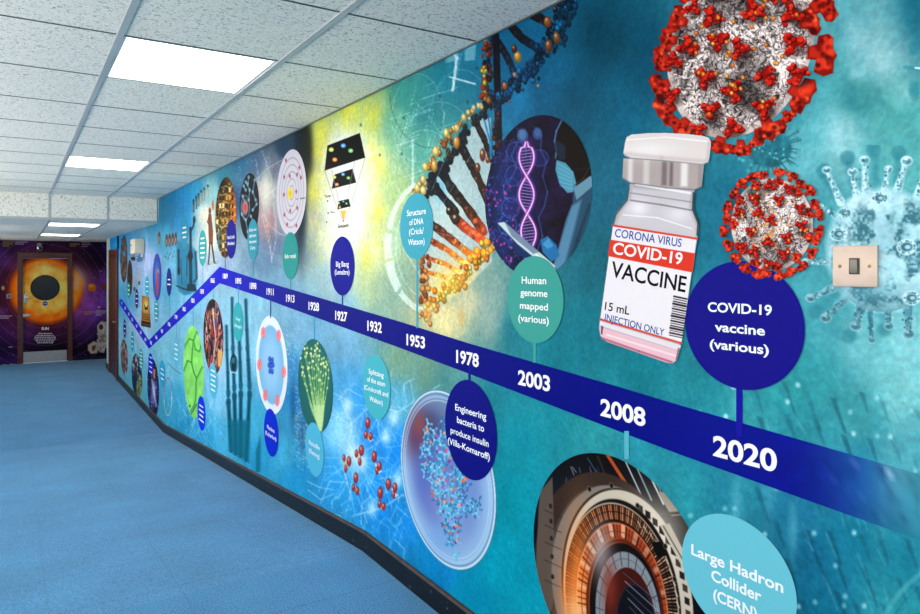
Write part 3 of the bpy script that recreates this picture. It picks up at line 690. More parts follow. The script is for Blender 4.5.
# ---- caption discs
DB, DB2, TL, CY = '1f1d9e', '0f2fd6', '4fa79c', '66bdd2'
def bars(cx, cy, w, n, g=2.0):                 # far captions: rows of tiny white lettering
    return None
caps = [
 ('COVID-19 vaccine caption', 746, 325.5, 60, 64.5, '1c1888', [('COVID-19', 741, 308.4, 64, 9.6), ('vaccine', 741, 328.5, 50, 9.2), ('(various)', 740.5, 346.5, 59, 9.2)], [(740, 385), (740, 436.5)], 6.5, .0028, '211d9c'),
 ('human genome caption', 536.5, 299.5, 28, 43.5, '4fa69c', [('Human', 535, 280.2, 24.5, 7.2), ('genome', 535, 292.8, 27, 7), ('mapped', 535, 306, 28, 7), ('(various)', 534.6, 319, 30.5, 7)], [(535, 340), (535, 362.5)], 2.8, .0028, '4fa69c'),
 ('insulin bacteria caption', 471.8, 430, 26, 49.5, '101480', [('Engineering', 471.7, 411.5, 31, 6.6), ('bacteria to', 471.5, 423.8, 27, 6.6), ('produce insulin', 470.6, 436.6, 38, 6.4), ('(Villa-Komaroff)', 469.8, 448.4, 42, 6.4)], [(470, 366), (470, 384)], 2.2, .0028, '161a98'),
 ('DNA structure caption', 417.4, 226, 16.6, 33, '4fa6b8', [('Structure', 417.3, 212, 19, 6), ('of DNA', 417.3, 221.6, 14, 6), ('(Crick/', 417.3, 231.2, 14.6, 6), ('Watson)', 417.3, 241.6, 16.4, 6)], [(417.6, 256), (417.6, 328)], 1.8, .0028, '4fa6b8'),
 ('Big Bang caption', 343, 266, 12.1, 29.5, '10168c', [('Big Bang', 343.2, 264, 12.8, 5.2), ('(Lemaître)', 342.9, 272, 14.6, 5)], [(342.8, 293), (342.8, 304.6)], 1.2, .0028, '1a2290'),
 ('Bohr model caption', 291, 255.7, 8, 23.6, '3a9d98', [('Bohr model', 291, 256, 11, 4.4)], [(291, 278), (291, 289.5)], .8, .0028, '3a9d98'),
 ('radium caption', 253.5, 239.5, 5.5, 20.3, '3f9fb0', [('Radium and', 253.4, 229.5, 7, 3.4), ('polonium', 253.4, 235.4, 6.6, 3.4), ('discovered', 253.4, 241.4, 7, 3.4), ('(Curie)', 253.4, 247.6, 4.8, 3.4)], [(253.5, 259), (253.5, 278.4)], .6, .0028, '3f9fb0'),
 ('periodic table caption', 231.7, 239, 5, 19.6, '14188c', [('Periodic table', 231.6, 237, 7.4, 3.4), ('(Mendeleev)', 231.6, 243.2, 7, 3.4)], [(225.5, 256), (225.5, 270)], .5, .0028, '1a3a70'),
 ('small teal caption beside the walking man', 203, 248, 4, 18, '42ac b0'.replace(' ', ''), 5, None, 0, .0028, None),
 ('teal caption above the microscope', 184.8, 232.5, 3.7, 16.6, '3a9db4', 3, None, 0, .0028, None),
 ('dark blue caption beside the microscope', 169.4, 282, 2.6, 14, '1c2498', 2, None, 0, .0028, None),
 ('teal caption right of the wall box', 147.5, 286.5, 1.9, 10.5, '3fb0c8', 3, None, 0, .0028, None),
 ('dark blue caption left of the gold poster', 137, 298.6, 1.6, 9.8, '1c2080', 3, None, 0, .0028, None),
 ('teal caption by the brown coin picture', 129, 290, 1.4, 8, '2f9c98', 3, None, 0, .0028, None),
 ('teal caption right of the gold poster', 156.6, 311, 2.2, 11.4, '40b0b8', 4, None, 0, .0028, None),
 ('dark blue caption at the far end of the band', 125, 328.5, 1.4, 9.4, '1c2090', 3, None, 0, .0028, None),
 ('bright teal caption under the band far end', 132.6, 341.5, 1.6, 10.4, '28a8c8', 3, None, 0, .0028, None),
 ('teal caption over the earth picture', 141.3, 359.4, 2, 10.8, '3fa8a8', 5, None, 0, .0028, None),
 ('bright blue caption over the galaxy picture', 151, 364.6, 2.3, 11.6, '1428d0', 4, None, 0, .0028, None),
 ('cyan caption by the rainbow ring', 162.6, 374, 2.8, 13.4, '2cb0d4', 3, None, 0, .0028, None),
 ('pale cyan caption left of the leaf cells', 176.6, 351.8, 2.9, 14.6, '6cc4dc', 4, None, 0, .0028, None),
 ('cyan caption under the machinery picture', 213.5, 380.4, 4.2, 17.6, '62c0dc', 5, None, 0, .0028, None),
 ('bright blue caption under the leaf cells', 201.8, 413.3, 4, 17, '1440e0', 4, None, 0, .0028, None),
 ('X-ray caption', 238.7, 321.8, 5.3, 19.6, '3fb0b8', [('X-ray', 238.6, 319, 4.6, 3.4), ('(Röntgen)', 238.6, 326, 7, 3.4)], [(238.8, 286), (238.8, 303)], .6, .0028, '3f98b8'),
 ('nucleus caption', 271.7, 432.6, 7.2, 23.6, '0a34c8', [('Nucleus', 271.4, 428.6, 7.4, 4), ('(Rutherford)', 271.4, 435.6, 11, 4)], [(271, 296), (271, 318)], 1.0, .0028, '203a90'),
 ('penicillin caption', 315.2, 449.6, 9.3, 26.6, '62bcd8', [('Penicillin', 315, 444.8, 10.6, 4.6), ('(Fleming)', 315, 453.4, 10.6, 4.6)], [(314.8, 317), (314.8, 342)], 1.3, .0014, '48a8c8'),
 ('splitting the atom caption', 377.2, 387, 14, 32, '58b6c2', [('Splitting', 377, 373, 15, 5), ('of the atom', 377, 381.4, 18, 5), ('(Cockcroft and', 377, 390.6, 24, 4.8), ('Walton)', 377, 400.4, 13, 5)], [(377.2, 339), (377.2, 357)], 1.4, .0028, '6ab0bc'),
 ('Large Hadron Collider caption', 740.5, 579, 57.5, 61, '7ac6d4', [('Large Hadron', 738.5, 567.6, 92, 11), ('Collider', 737.5, 585, 50, 11), ('(CERN)', 736.5, 603.5, 44, 11)], [(627.2, 431), (627.2, 459)], 4.6, .0028, '68b8c4'),
]
for lab, cx, cy, rx, ry, col, lines, con, cw, off, ccol in caps:
    d = disc_obj('caption_disc', cx, cy, rx, ry, .0040, M_pr, mural, col=col, label=lab)
    if isinstance(lines, int):
        n = lines; g = min(3.2, ry * 1.1 / n); V = []; Fq = []
        for k in range(n):
            y = cy + (k - (n - 1) / 2) * g * 1.5; w = rx * (1.25 if k % 2 else .95) * .5; h = max(.5, ry * .045)
            sl = (y - VY) / (cx - VX)
            for dx, dy in ((-w, -h), (w, -h), (w, h), (-w, h)): V.append([float(q) for q in on_wall(cx + dx, y + dy + dx * sl, .0046)])
            Fq.append([4 * k, 4 * k + 1, 4 * k + 2, 4 * k + 3])
        link('caption_text', np_mesh('caption_text', V, Fq, 'eef4f8'), M_pr, d)
    else:
        for ln in lines: text_lines([ln], .0046, 'f4f8fa', M_pr, d, bold=.022 if rx > 50 else .014 if rx > 20 else .008)
    if con:
        (xa, ya), (xb, yb_) = con
        poly_obj('connector_line', [(xa - cw / 2, ya), (xb - cw / 2, yb_), (xb + cw / 2, yb_), (xa + cw / 2, ya)], .0026, ccol, M_pr, d)
for x, y0, y1, c in ((213.6, 284, 299, '3f98b0'), (193.4, 304, 326, '5098b0'), (203, 266, 284, '5898b0'), (169.4, 296, 318, '5898b0'), (176.6, 322, 337, '5898b0'), (290.8, 303, 318, '88b0c0')):
    poly_obj('connector_line', [(x - .25, y0), (x - .25, y1), (x + .25, y1), (x + .25, y0)], .0012, c, M_pr, mural)

# ---- PICTURES ---------------------------------------------------------------
def picdisc(lab, cx, cy, rx, ry, pic, off=.0022, name='picture_disc', mid=True):
    return disc_obj(name, cx, cy, rx, ry, off, M_pr, mural, pic=pic, mid=mid, label=lab, step=.6 if rx > 12 else .45)
def P(cx, cy, rx, ry, fill, step=.5): return Pic.rect(cx - rx - 3, cy - ry - rx * .9 - 3, cx + rx + 3, cy + ry + rx * .9 + 3, step, fill)

# human genome picture
p = P(539, 196, 54, 82, '1a1026')
n_ = fbm(p.X, p.Y, 14, 2, 4); p.c += (n_ - .5)[..., None] * hx('302450') * 1.2
p.glow(505, 200, 20, 60, '2a3f80', .8); p.glow(500, 250, 20, 30, '20306a', .7); p.glow(560, 150, 18, 30, '2c1a4c', .6)
rg = random.Random(9)
for i in range(150):
    x, y = rg.uniform(484, 522), rg.uniform(118, 275); a = rg.uniform(0, 6.3)
    p.line([(x, y), (x + 4 * math.cos(a), y + 5 * math.sin(a)), (x + 6 * math.cos(a + .8), y + 8 * math.sin(a + .8))], .7, rg.choice(['3c6ab0', '4a58a8', '5c4ca0', '284a8c', '7c58b0']), .6)
for i in range(70): p.ell(rg.uniform(486, 520), rg.uniform(185, 275), 1, 1.2, rg.choice(['c83c9c', '9a4cd0', 'e060b0', '5080e0']), .8)
for cx, cy, rx, ry in ((512, 190, 8, 12), (508, 225, 9, 10)): p.ring(cx, cy, rx, ry, 1, '4c7cc8', .6)
# cells around the helix
for (x, y, rx, ry) in ((517, 152, 10, 10), (540, 158, 9, 8), (523, 136, 5, 6), (538, 134, 4, 5), (514, 176, 8, 10), (511, 208, 9, 10)):
    p.ell(x, y, rx, ry, '2c3878', .5, soft=3); p.ring(x, y, rx, ry, .9, '5a7cc4', .6)
p.ell(523, 135, 4.5, 6, '6a9cc0', .8, soft=3); p.ell(538, 133, 3.6, 5, '5a8cb4', .8, soft=3)
p.line([(536, 128), (542, 136), (541, 150), (547, 162), (543, 176), (548, 192), (545, 206), (539, 218), (543, 236), (538, 250)], 1.2, '4c6cb4', .7, soft=1.6)
p.line([(518, 142), (512, 156), (517, 168), (510, 182)], 1.2, '4c6cb4', .7, soft=1.6); p.glow(532, 190, 10, 50, '2c2c70', .5)
def strand(ph):
    o = []
    for k in range(80):
        t = k / 79; y = 142 + 122 * t; A = 7.4 * (1 if t > .04 else .4); o.append((527 + 8 * max(0, t - .5) * 1.0 + A * math.sin(2 * math.pi * (t * 1.62) + ph), y))
    return o
sa, sb = strand(.3), strand(.3 + math.pi)
for k in range(3, 80, 2): p.line([sa[k], (sb[k][0], sb[k][1] + 2)], .8, 'd8b8f4', .85)
for s_ in (sa, sb): p.line(s_, 4.0, 'a050b8', .3, soft=3); p.line(s_, 1.5, 'd890dc', .95); p.line(s_, .7, 'fff0f8', .9)
# scientist in mask and gown
p.poly([(562, 121), (569, 118), (580, 128), (594, 150), (600, 190), (594, 200), (576, 196), (562, 178), (556, 160), (554, 150), (556, 140), (557, 130)], '1a120e')
p.line([(562, 121), (557, 131), (555, 141), (557, 150), (556, 158)], 1.6, '5c90b8', .8); p.poly([(556, 140), (554, 148), (557, 153), (560, 160), (566, 160), (566, 146)], '27364c', .8)
p.poly([(557, 160), (556, 170), (560, 184), (568, 193), (574, 192), (577, 184), (574, 172), (566, 163)], '5f9fb4')
for k in range(6): p.line([(557.5 + k * .6, 163 + k * 4.6), (573, 172 + k * 3.4)], .6, '8cc4d2', .8)
p.line([(572, 170), (592, 168)], 1.2, '2c2420', .9); p.line([(574, 186), (584, 178), (594, 160)], 1, '54483c', .8)
p.poly([(574, 188), (596, 172), (606, 195), (602, 240), (590, 270), (562, 285), (554, 265), (560, 245), (566, 220), (573, 204)], '35586f')
p.poly([(574, 188), (594, 174), (598, 182), (577, 200)], '7ba2b4', .9); p.poly([(572, 206), (582, 200), (574, 232), (566, 262), (559, 275), (554, 265), (560, 244)], '6f9cb8', .8, soft=3)
p.line([(590, 205), (578, 240), (568, 270)], 2.2, '1c3448', .8, soft=3)
p.poly([(541, 240), (548, 236), (557, 245), (560, 256), (552, 262), (543, 252)], '2e77a8'); p.poly([(543, 244), (549, 238), (554, 246), (548, 249)], '60acd0', .7)
p.poly([(512, 243), (520, 238), (532, 244), (538, 254), (534, 262), (518, 254)], '1c3866')
p.poly([(498, 223), (505, 222), (556, 266), (554, 270), (540, 262), (518, 244)], 'c9d8d8'); p.line([(536, 254), (556, 270)], 1.2, 'f0fafa', .9)
p.poly([(505, 222), (540, 252), (534, 254), (512, 236)], '3c4c74', .5)
picdisc('dark photograph of a masked scientist and a glowing helix', 539, 196, 53.5, 81, p)

# particle detector picture
p = P(625, 582, 92, 125, '0c0d11', .6)
p.glow(560, 500, 30, 30, '26303c', .6)
for i, (x0, y0, x1, y1, w, c) in enumerate(((608, 455, 628, 486, 3.2, 'b4562a'), (623, 455, 644, 500, 1.2, 'ccd2d8'), (633, 458, 652, 500, 1.4, '9aa4ac'), (644, 462, 664, 504, 1.6, 'd8dce0'), (647, 462, 668, 506, .9, '8c949c'), (660, 470, 672, 498, 1.4, 'c8ccd0'), (598, 456, 610, 485, 2, '3c2a28'), (588, 458, 606, 486, 1.2, '48566c'))): p.line([(x0, y0), (x1, y1)], w, c)
p.poly([(658, 492), (692, 490), (692, 514), (672, 516)], '8f8478'); p.line([(656, 514), (694, 512)], 3, '1a1614'); p.poly([(670, 516), (700, 516), (700, 540), (690, 540)], '14110f')
for i in range(26):
    x, y = rg.uniform(565, 600), rg.uniform(465, 495); p.line([(x, y), (x + rg.uniform(-3, 5), y + rg.uniform(3, 9))], .8, rg.choice(['6c8cb4', '3c5474', 'c8d4e0', '28384c']), .7)
_Y = p.Y; p.Y = _Y - .34 * (p.X - 622); p.reg = False
# nested rings, seen from the side: big drum
p.ell(612, 600, 78, 122, '3f3028'); p.ell(620, 600, 72, 112, '544840'); p.poly([(540, 520), (553, 500), (556, 614), (546, 660), (536, 600)], '6c5f55', .9)
p.ell(622, 594, 70, 106, '8c8078', 1); p.glow(585, 590, 14, 60, 'a89888', .5)
for y in (530, 545, 562, 580, 600): p.ell(551 + (y - 530) * .03, y, 1.6, 2.4, '2c2420'); p.line([(545, y + 6), (562, y + 8)], .8, '2c2420', .7)
p.ell(628, 596, 66, 108, '2c2622'); p.ell(629, 596, 65, 106.5, 'd0c4b4'); p.glow(660, 520, 30, 40, 'efe4d4', .7)
p.ell(624, 602, 58, 102, '1a100c')
Xc, Yc = 622, 606
for k in range(150):
    a = math.radians(-200 + k * 2.1)
    ca, sa_ = math.cos(a), math.sin(a)
    warm = .5 - .5 * ca
    col = hx('f07a34') * warm + hx('c9a48c') * (1 - warm)
    if k % 3 == 0: col = col * .5
    p.line([(Xc + 47 * ca, Yc + 86 * sa_), (Xc + 56 * ca, Yc + 99 * sa_)], 1.1, np.clip(col * rg.uniform(.6, 1.25), 0, 1), .95)
p.ring(Xc, Yc, 52, 93, .9, '1a0f0a', .9); p.ring(Xc, Yc, 57.5, 101, 1.6, 'e0d0bc', .8)
p.ell(Xc + 1, Yc + 3, 46.5, 86, 'a8502c'); p.glow(580, 600, 12, 60, 'ff9a4c', .9); p.glow(578, 640, 12, 30, 'ffd090', .9)
for k in range(60):
    a = math.radians(170 + k * 4.2); ca, sa_ = math.cos(a), math.sin(a)
    if k % 4: p.line([(Xc + 1 + 36 * ca, Yc + 3 + 71 * sa_), (Xc + 1 + 45 * ca, Yc + 3 + 84 * sa_)], 1.4, '3a140a' if k % 4 == 1 else '7c3218', .9)
    else: p.line([(Xc + 1 + 38 * ca, Yc + 3 + 74 * sa_), (Xc + 1 + 44 * ca, Yc + 3 + 83 * sa_)], 4, 'f0b894' if k < 26 else 'c0967c', .85)
p.ring(Xc + 1, Yc + 3, 45.5, 84.5, 1, 'ffc8a0', .5); p.ring(Xc + 1, Yc + 3, 41, 77, .7, '50200e', .8)
p.ell(Xc + 5, Yc + 8, 37, 72, '150c0a'); p.ring(Xc + 4, Yc + 7, 38, 73, 3, '5c2414', .9)
p.ell(Xc + 7, Yc + 10, 33, 66, '90969c'); p.glow(602, 560, 12, 30, 'c4ccd2', .7)
for k in range(24):
    a = math.radians(k * 15); p.line([(Xc + 7 + 25 * math.cos(a), Yc + 10 + 52 * math.sin(a)), (Xc + 7 + 33 * math.cos(a), Yc + 10 + 66 * math.sin(a))], .9, '40464c', .9)
p.ring(Xc + 7, Yc + 10, 29, 59, .8, '5c6068', .8)
p.ell(Xc + 9, Yc + 12, 25.5, 53, '4a1a12'); p.glow(610, 590, 8, 26, '8c4030', .8); p.ell(Xc + 15, Yc + 18, 20, 44, '15131a'); p.ring(Xc + 15, Yc + 18, 20, 44, 1.2, '28304c', .9)
for k in range(7): p.line([(624 + k * 1.5, 572 + k * 8), (660, 590 + k * 9)], 1.1, 'a4b0c8' if k % 2 else '5c6478', .8)
for k in range(20):
    a = math.radians(-78 + k * 7.4); x, y = 628 + 60.5 * math.cos(a), 598 + 98 * math.sin(a)
    p.poly([(x - 2.4, y - 4), (x + 2.6, y - 3), (x + 3, y + 4), (x - 2, y + 3)], '14110f' if k % 2 else '3c342c', .9)
    x, y = 628 + 50 * math.cos(a), 600 + 86 * math.sin(a); p.line([(x, y), (x + 3, y + 5)], 1.1, 'f0e0cc', .8)
p.poly([(660, 512), (670, 507), (694, 545), (696, 560), (684, 548)], 'cfc4b4'); p.line([(664, 512), (690, 548)], 1, '2c2622', .9)
for x, y in ((666, 531), (675, 561), (612, 489), (590, 500), (638, 500)): p.ell(x, y, 1.8, 2.4, '1c1612'); p.ring(x, y, 2.2, 2.8, .5, 'a09484', .8)
p.poly([(652, 532), (661, 528), (667, 540), (658, 546)], '0c0a09')
p.Y = _Y; p.reg = True
p.glow(568, 590, 9, 34, 'ff9048', .55); p.glow(574, 608, 8, 14, 'ffc088', .6)
picdisc('photograph of a particle detector with glowing orange rings', 626, 583.5, 92, 123, p, .0020)

# petri dish
p = P(449, 480, 48, 90, '8fb4d8', .5)
yc, zc, a_, b_ = wall_ellipse(449, 480, 48, 88)
WYp, WZp = on_wall(p.X, p.Y)[1:]
rr = np.hypot((WYp - yc) / a_, (WZp - zc) / b_)
c0 = hx('7c90c8'); c1 = hx('a8c8e4')
p.c[:] = c0 * (1 - ss(.5, .95, rr))[..., None] + c1 * ss(.5, .95, rr)[..., None]
for x, y, r1, r2, c, a in ((428, 424, 22, 26, '4c4468', .85), (418, 438, 12, 22, '6c3c5c', .8), (436, 470, 12, 22, '9c6cb0', .6), (452, 520, 14, 24, 'a4b8dc', .7), (425, 470, 10, 30, '5c74b8', .7), (470, 500, 10, 26, '86a4d4', .6), (420, 425, 7, 14, 'a85c50', .6), (440, 540, 16, 16, '88b4e0', .7), (447, 500, 14, 10, 'b090c8', .5), (455, 400, 24, 20, '6884a0', .6)): p.glow(x, y, r1, r2, c, a)
for lo_, hi_, c, a in ((.87, .88, 'c8dcec', .6), (.905, .93, 'bcd4ea', .5), (.945, .955, '6c8cac', .7), (.97, .988, 'd4ecf4', .85), (.992, 1.01, '3c7c94', .8)):
    m = ss(lo_ - .006, lo_, rr) * (1 - ss(hi_, hi_ + .006, rr)) * a; p.c[:] = p.c * (1 - m[..., None]) + hx(c) * m[..., None]
rg = random.Random(21)
def inside(x, y): 
    cx = 444 + (y - 430) * .09; w = 21 * math.exp(-((y - 462) / 52) ** 2) + 3
    return abs(x - cx) < w and 420 < y < 556
cnt = 0
while cnt < 190:
    x, y = rg.uniform(412, 490), rg.uniform(418, 556)
    if not inside(x, y) and not (abs(y - 507) < 7 and 455 < x < 482): continue
    cnt += 1; a = rg.uniform(0, 6.28); c = rg.choice(['5fb0d4', '4c94c0', '84c8e4', '3c80b0', '6cc0dc'])
    for q in (0, 2.1, 4.2):
        e = (x + 3.6 * math.cos(a + q), y + 4.6 * math.sin(a + q)); p.line([(x, y), e], 1.5, c, .95); p.ell(e[0], e[1], 1.0, 1.3, c)
    p.ell(x - .4, y - .5, .8, 1, 'c0e6f4', .8)
for i in range(130):
    x, y = rg.uniform(412, 482), rg.uniform(420, 550)
    if inside(x, y): p.ell(x, y, 1.2, 1.7, rg.choice(['f0a070', 'e88050', 'c060b8', 'a040a0', 'f0b890', 'd870a0']), .95)
picdisc('round petri dish full of blue and orange molecules', 449, 480, 48, 88, p, .0020)

# penicillin mould
p = P(316, 386, 17.5, 47, '2c6c6c', .4); p.glow(316, 380, 12, 40, '3a8078', .7)
for k in range(15):
    t = k / 14; ex = 301 + 29 * t; ey = 372 - 10 * math.sin(t * 3.1) + rg.uniform(-14, 12) - 3
    pts = []
    for q in range(15):
        s_ = q / 14; x = 321 + (ex - 321) * (s_ ** .8); y = 430 + (ey - 430) * s_; pts.append((x + math.sin(s_ * 9 + k) * .5, y))
    p.line(pts, 1.3, '8cbc6c', .9, w1=.6)
    p.line(pts[:8], 1.8, 'cfe8a8', .6, w1=.8)
    for q in range(9 + k % 2, 15, 2): p.ell(pts[q][0] + rg.uniform(-.3, .3), pts[q][1] + rg.uniform(-1, 1), .8, 1.3, 'dcea98', .9)
    p.ell(ex, ey - 3, 1.1, 1.5, 'f0f4a8'); p.ell(ex + .6, ey - 8, .9, 1.4, 'dcec90', .9)
p.poly([(314, 405), (325, 405), (322, 432), (319, 432)], 'd4ecb8', .6, soft=2)
picdisc('dark green disc with pale branching mould', 316, 386, 17.4, 46.6, p, .0032)

# nucleus model
p = P(272, 365, 16, 50, 'e8eef6', .35)
def rel(cx, cy, rx, ry, pic): 
    yc, zc, a_, b_ = wall_ellipse(cx, cy, rx, ry); W = on_wall(pic.X, pic.Y)[1:]; return np.hypot((W[0] - yc) / a_, (W[1] - zc) / b_)
rr = rel(272, 365, 15.8, 49, p); m = 1 - ss(.78, .83, rr)
p.c[:] = p.c * (1 - m[..., None]) + (hx('a4cdec') * (1 - ss(.3, .8, rr))[..., None] + hx('8cc0e0') * ss(.3, .8, rr)[..., None]) * m[..., None]
for x, y in ((263.5, 332.5), (279, 335.5), (259.8, 364.8), (284, 372), (265.7, 395.2), (277.6, 400.4)): p.ell(x, y, 2.2, 5.6, 'f08890'); p.ell(x, y, 1.2, 3.4, 'fab4b4', .8); p.line([(x, y - 2), (x, y + 2)], .5, 'b03048', .8)
for x, y in ((270, 359), (272.6, 360), (269.4, 365), (271.4, 366), (273.4, 365), (270.2, 371), (272.6, 371.5), (271.4, 361.6)): p.ell(x, y, 1.4, 2.6, '1c4cb4'); p.ell(x, y - .4, .6, 1, '6c94dc')
picdisc('white ringed pale blue atom model with pink dots', 272, 365, 15.8, 49, p)

# machinery picture
p = P(213.7, 337, 10.2, 38, '241820', .3)
for i in range(330):
    x, y = rg.uniform(203, 225), rg.uniform(300, 376); a = rg.uniform(-.6, .6) + 1.57
    p.line([(x, y), (x + rg.uniform(1, 3) * math.cos(a), y + rg.uniform(3, 9) * math.sin(a))], rg.uniform(.4, 1.2), rg.choice(['d05c38', 'e8a878', '2c1818', '5c4ca8', 'c84c8c', 'f0d8c0', '180c14', '8c3028', '3c6cb0', 'f0a040']), .9)
p.line([(213, 306), (214, 320), (216, 340), (213, 365)], 1.6, 'f0c8a8', .8); p.ell(213.5, 304, 2, 4, '18181c'); p.poly([(218, 348), (223, 352), (221, 368), (218, 366)], 'e8b468')
picdisc('oval picture of colourful tangled machinery', 213.7, 337, 10.1, 37.8, p)

# leaf cells
p = P(193.8, 372, 10.3, 47, '9ce47c', .35); nn = fbm(p.X * 2, p.Y, 8, 5, 3)
p.c *= (1 + .2 * (nn - .5))[..., None]
for pts in ([(186, 345), (190, 339), (194, 341), (196, 350), (200, 352), (202, 345)], [(194, 341), (197, 332), (202, 338)], [(184, 372), (188, 361), (192, 363), (194, 372), (197, 379), (203, 367)], [(197, 379), (196, 400), (195, 405)], [(192, 363), (193, 350), (194, 341)], [(186, 345), (183, 352)], [(195, 405), (191, 412)]):
    p.line(pts, 1.3, '5cc054', .9); p.line([(a - .5, b - .8) for a, b in pts], .5, '2f7c38', .8)
p.line([(191.5, 414), (197, 404)], .9, '2c5c34', .9); p.ell(190, 406, .8, 1.2, '2c5c34')
picdisc('bright green oval of leaf cells', 193.8, 372, 10.2, 46, p)

# galaxy, earth, brown pictures
p = P(153.4, 388, 6, 30, '151c54', .25); p.c += (fbm(p.X * 2, p.Y, 5, 3, 3) - .5)[..., None] * hx('3050a0')
p.glow(154, 392, 2, 12, 'e8e0f4', .9); p.glow(152, 400, 2, 8, '6c6cb8', .8)
p.line([(152, 380), (154.5, 394), (156.5, 406)], 1.2, 'f0e8f0', .7, soft=1.2); p.poly([(153.6, 368), (155.6, 370), (155, 379), (153, 376)], 'd8884c')
for i in range(60): p.ell(rg.uniform(148, 159), rg.uniform(362, 414), .3, .4, 'e8d8e8', .8)
picdisc('dark blue oval of a galaxy', 153.4, 388, 5.9, 28.6, p)
p = P(137, 376, 5.3, 23, '1c2c54', .25); p.glow(134, 382, 2, 10, '101c40', .9)
for i in range(60): p.ell(rg.uniform(137, 142), rg.uniform(375, 397), .8, 1.5, rg.choice(['7c9c54', 'c8b478', '5c8448', 'a8a068']), .7)
for i in range(50): p.ell(rg.uniform(132.5, 138), rg.uniform(355, 375), .7, 1.6, rg.choice(['d8ccd0', '5c4438', '8c8890', '2c3048']), .8)
picdisc('oval picture of the earth and clouds', 137, 376, 5.3, 21.8, p)
p = P(124.4, 357, 3.8, 18, '7c6460', .25)
for i in range(80): p.ell(rg.uniform(120.5, 128.5), rg.uniform(340, 375), .6, 1.6, rg.choice(['b8a0a0', '4c3838', '9c8480', 'd0bcbc', '382c30']), .8)
picdisc('small brown oval picture at the far end of the mural', 124.4, 357, 3.7, 17.6, p)
p = P(124, 258, 4, 25, '5c4a44', .25)
for i in range(90): p.ell(rg.uniform(120, 128), rg.uniform(236, 282), .6, 1.8, rg.choice(['8c7468', '3c3030', '6c5850', '9c8c80', '2c2424']), .8)
p.ell(124.1, 253.6, 1.2, 3.2, '3f9cc8')
picdisc('tall brown stone picture below the lower ceiling', 124, 259, 3.7, 23.5, p)
p = P(130, 278, 2.7, 19, '3c2c26', .25)
for i in range(60): p.ell(rg.uniform(127.5, 133), rg.uniform(260, 296), .5, 1.5, rg.choice(['6c5448', '1c1414', '8c7464', '4c5c4c']), .8)
picdisc('dark brown oval picture under the wall box', 130, 277.8, 2.6, 18, p)
# blue oval with red figure
p = P(157.3, 277, 4.4, 25, '2c50b8', .25); p.glow(157, 275, 2.4, 14, '6cacdc', .8); p.glow(157.4, 256, 3, 6, '4c58b0', .8)
p.line([(158.4, 272), (157.4, 280), (158, 288), (157, 295)], 1.7, 'd8483c', .95); p.ell(158.4, 271, .9, 2, 'e88c70'); p.line([(157.6, 280), (156, 288)], .8, 'c83c34', .9)
picdisc('blue oval with a small red figure', 157.3, 277, 4.3, 23.6, p)

# gold arcade picture
p = P(226, 217, 10.6, 42, '6c5024', .3); p.glow(222, 185, 6, 8, '1c1408', .9); p.glow(234, 215, 4, 26, 'd87820', .9); p.glow(218, 240, 4, 14, '4c8ca8', .7)
for k in range(9):
    y = 186 + k * 8
    p.line([(215.5, y + 4), (226, y), (237, y + 6)], .7, 'f0dc90', .8); 
    for x in (217.5, 220.5, 223.5, 227, 230, 233): p.poly([(x - .9, y + 1.5), (x + .9, y + 1.5), (x + .9, y + 6), (x - .9, y + 6)], rg.choice(['2a1c0c', 'f8ecb0', '3a2810', 'e0b850', '20160a']), .9)
for i in range(60): p.ell(rg.uniform(216, 236), rg.uniform(182, 254), .5, .8, rg.choice(['fff0b0', 'ffd060', '180c04']), .8)
p.line([(216, 235), (235, 215)], .6, 'ffe890', .7); p.line([(216, 222), (236, 240)], .6, 'ffe890', .5)
picdisc('gold and amber oval picture of a lit arcade', 226, 217.4, 10.5, 40.4, p)
# black atom picture
p = P(249.6, 206.5, 9.9, 35, '0e0e12', .3)
for pts in ([(246, 182), (250, 190), (249, 200)], [(255, 180), (253, 192), (256, 200)], [(243, 196), (246, 204)], [(257, 204), (253, 210)], [(242, 214), (246, 220), (248, 232)], [(251, 216), (254, 222)], [(249, 177), (248, 184)], [(244, 186), (246, 190)]):
    p.line(pts, 1.3, '6c98b0', .9); [p.ell(x, y, 1.2, 1.9, 'a0c4d4', .8) for x, y in pts]
p.ring(245.6, 207.5, 4.2, 12, .9, 'a8c8d8', .8); p.ell(245.4, 207.5, 3.2, 8, 'b8a8b4', .9, soft=2); p.ell(245.4, 207.5, 1.6, 4.4, 'e84c3c', 1, soft=1.4)
p.ring(249.5, 206, 8.6, 30, .5, '48606c', .7)
picdisc('black oval with a blue and red atom', 249.6, 206.5, 9.8, 33.4, p)
# Bohr model disc
p = P(292, 192.6, 15, 44, 'd9d4dc', .35)
for k in range(1, 6): 
    rr = rel(292, 192.6, 14.9 * k / 6.2, 43 * k / 6.2, p); m = np.clip(1 - np.abs(rr - 1) * (14 * k / 6) / .35, 0, 1) * .7; p.c[:] = p.c * (1 - m[..., None]) + hx('8c8890') * m[..., None]
p.ell(290.6, 193.5, 2.2, 5.6, 'f0dc30'); p.ell(290.6, 193.5, 1, 3, 'd8c020', .7)
for x, y in ((284.6, 177), (290.2, 176), (297.6, 174.6), (284.4, 194.8), (296.7, 191.6), (290.7, 210.8), (297.7, 208), (284.8, 214.8), (301.4, 177.6), (299.8, 167.6), (286.4, 160.5), (287.6, 224.4), (296.8, 225.4)):
    p.ell(x, y, .9, 2.0, 'c05060', .8); p.ell(x, y, .3, .8, '40202c', .9)
p.line([(301, 198.6), (305, 198)], .9, '3c3840', .8); p.line([(297, 199), (297.6, 199)], .8, '3c3840', .8)
picdisc('pale grey disc of electron shells with a yellow centre', 292, 192.6, 14.9, 43, p, .0032)

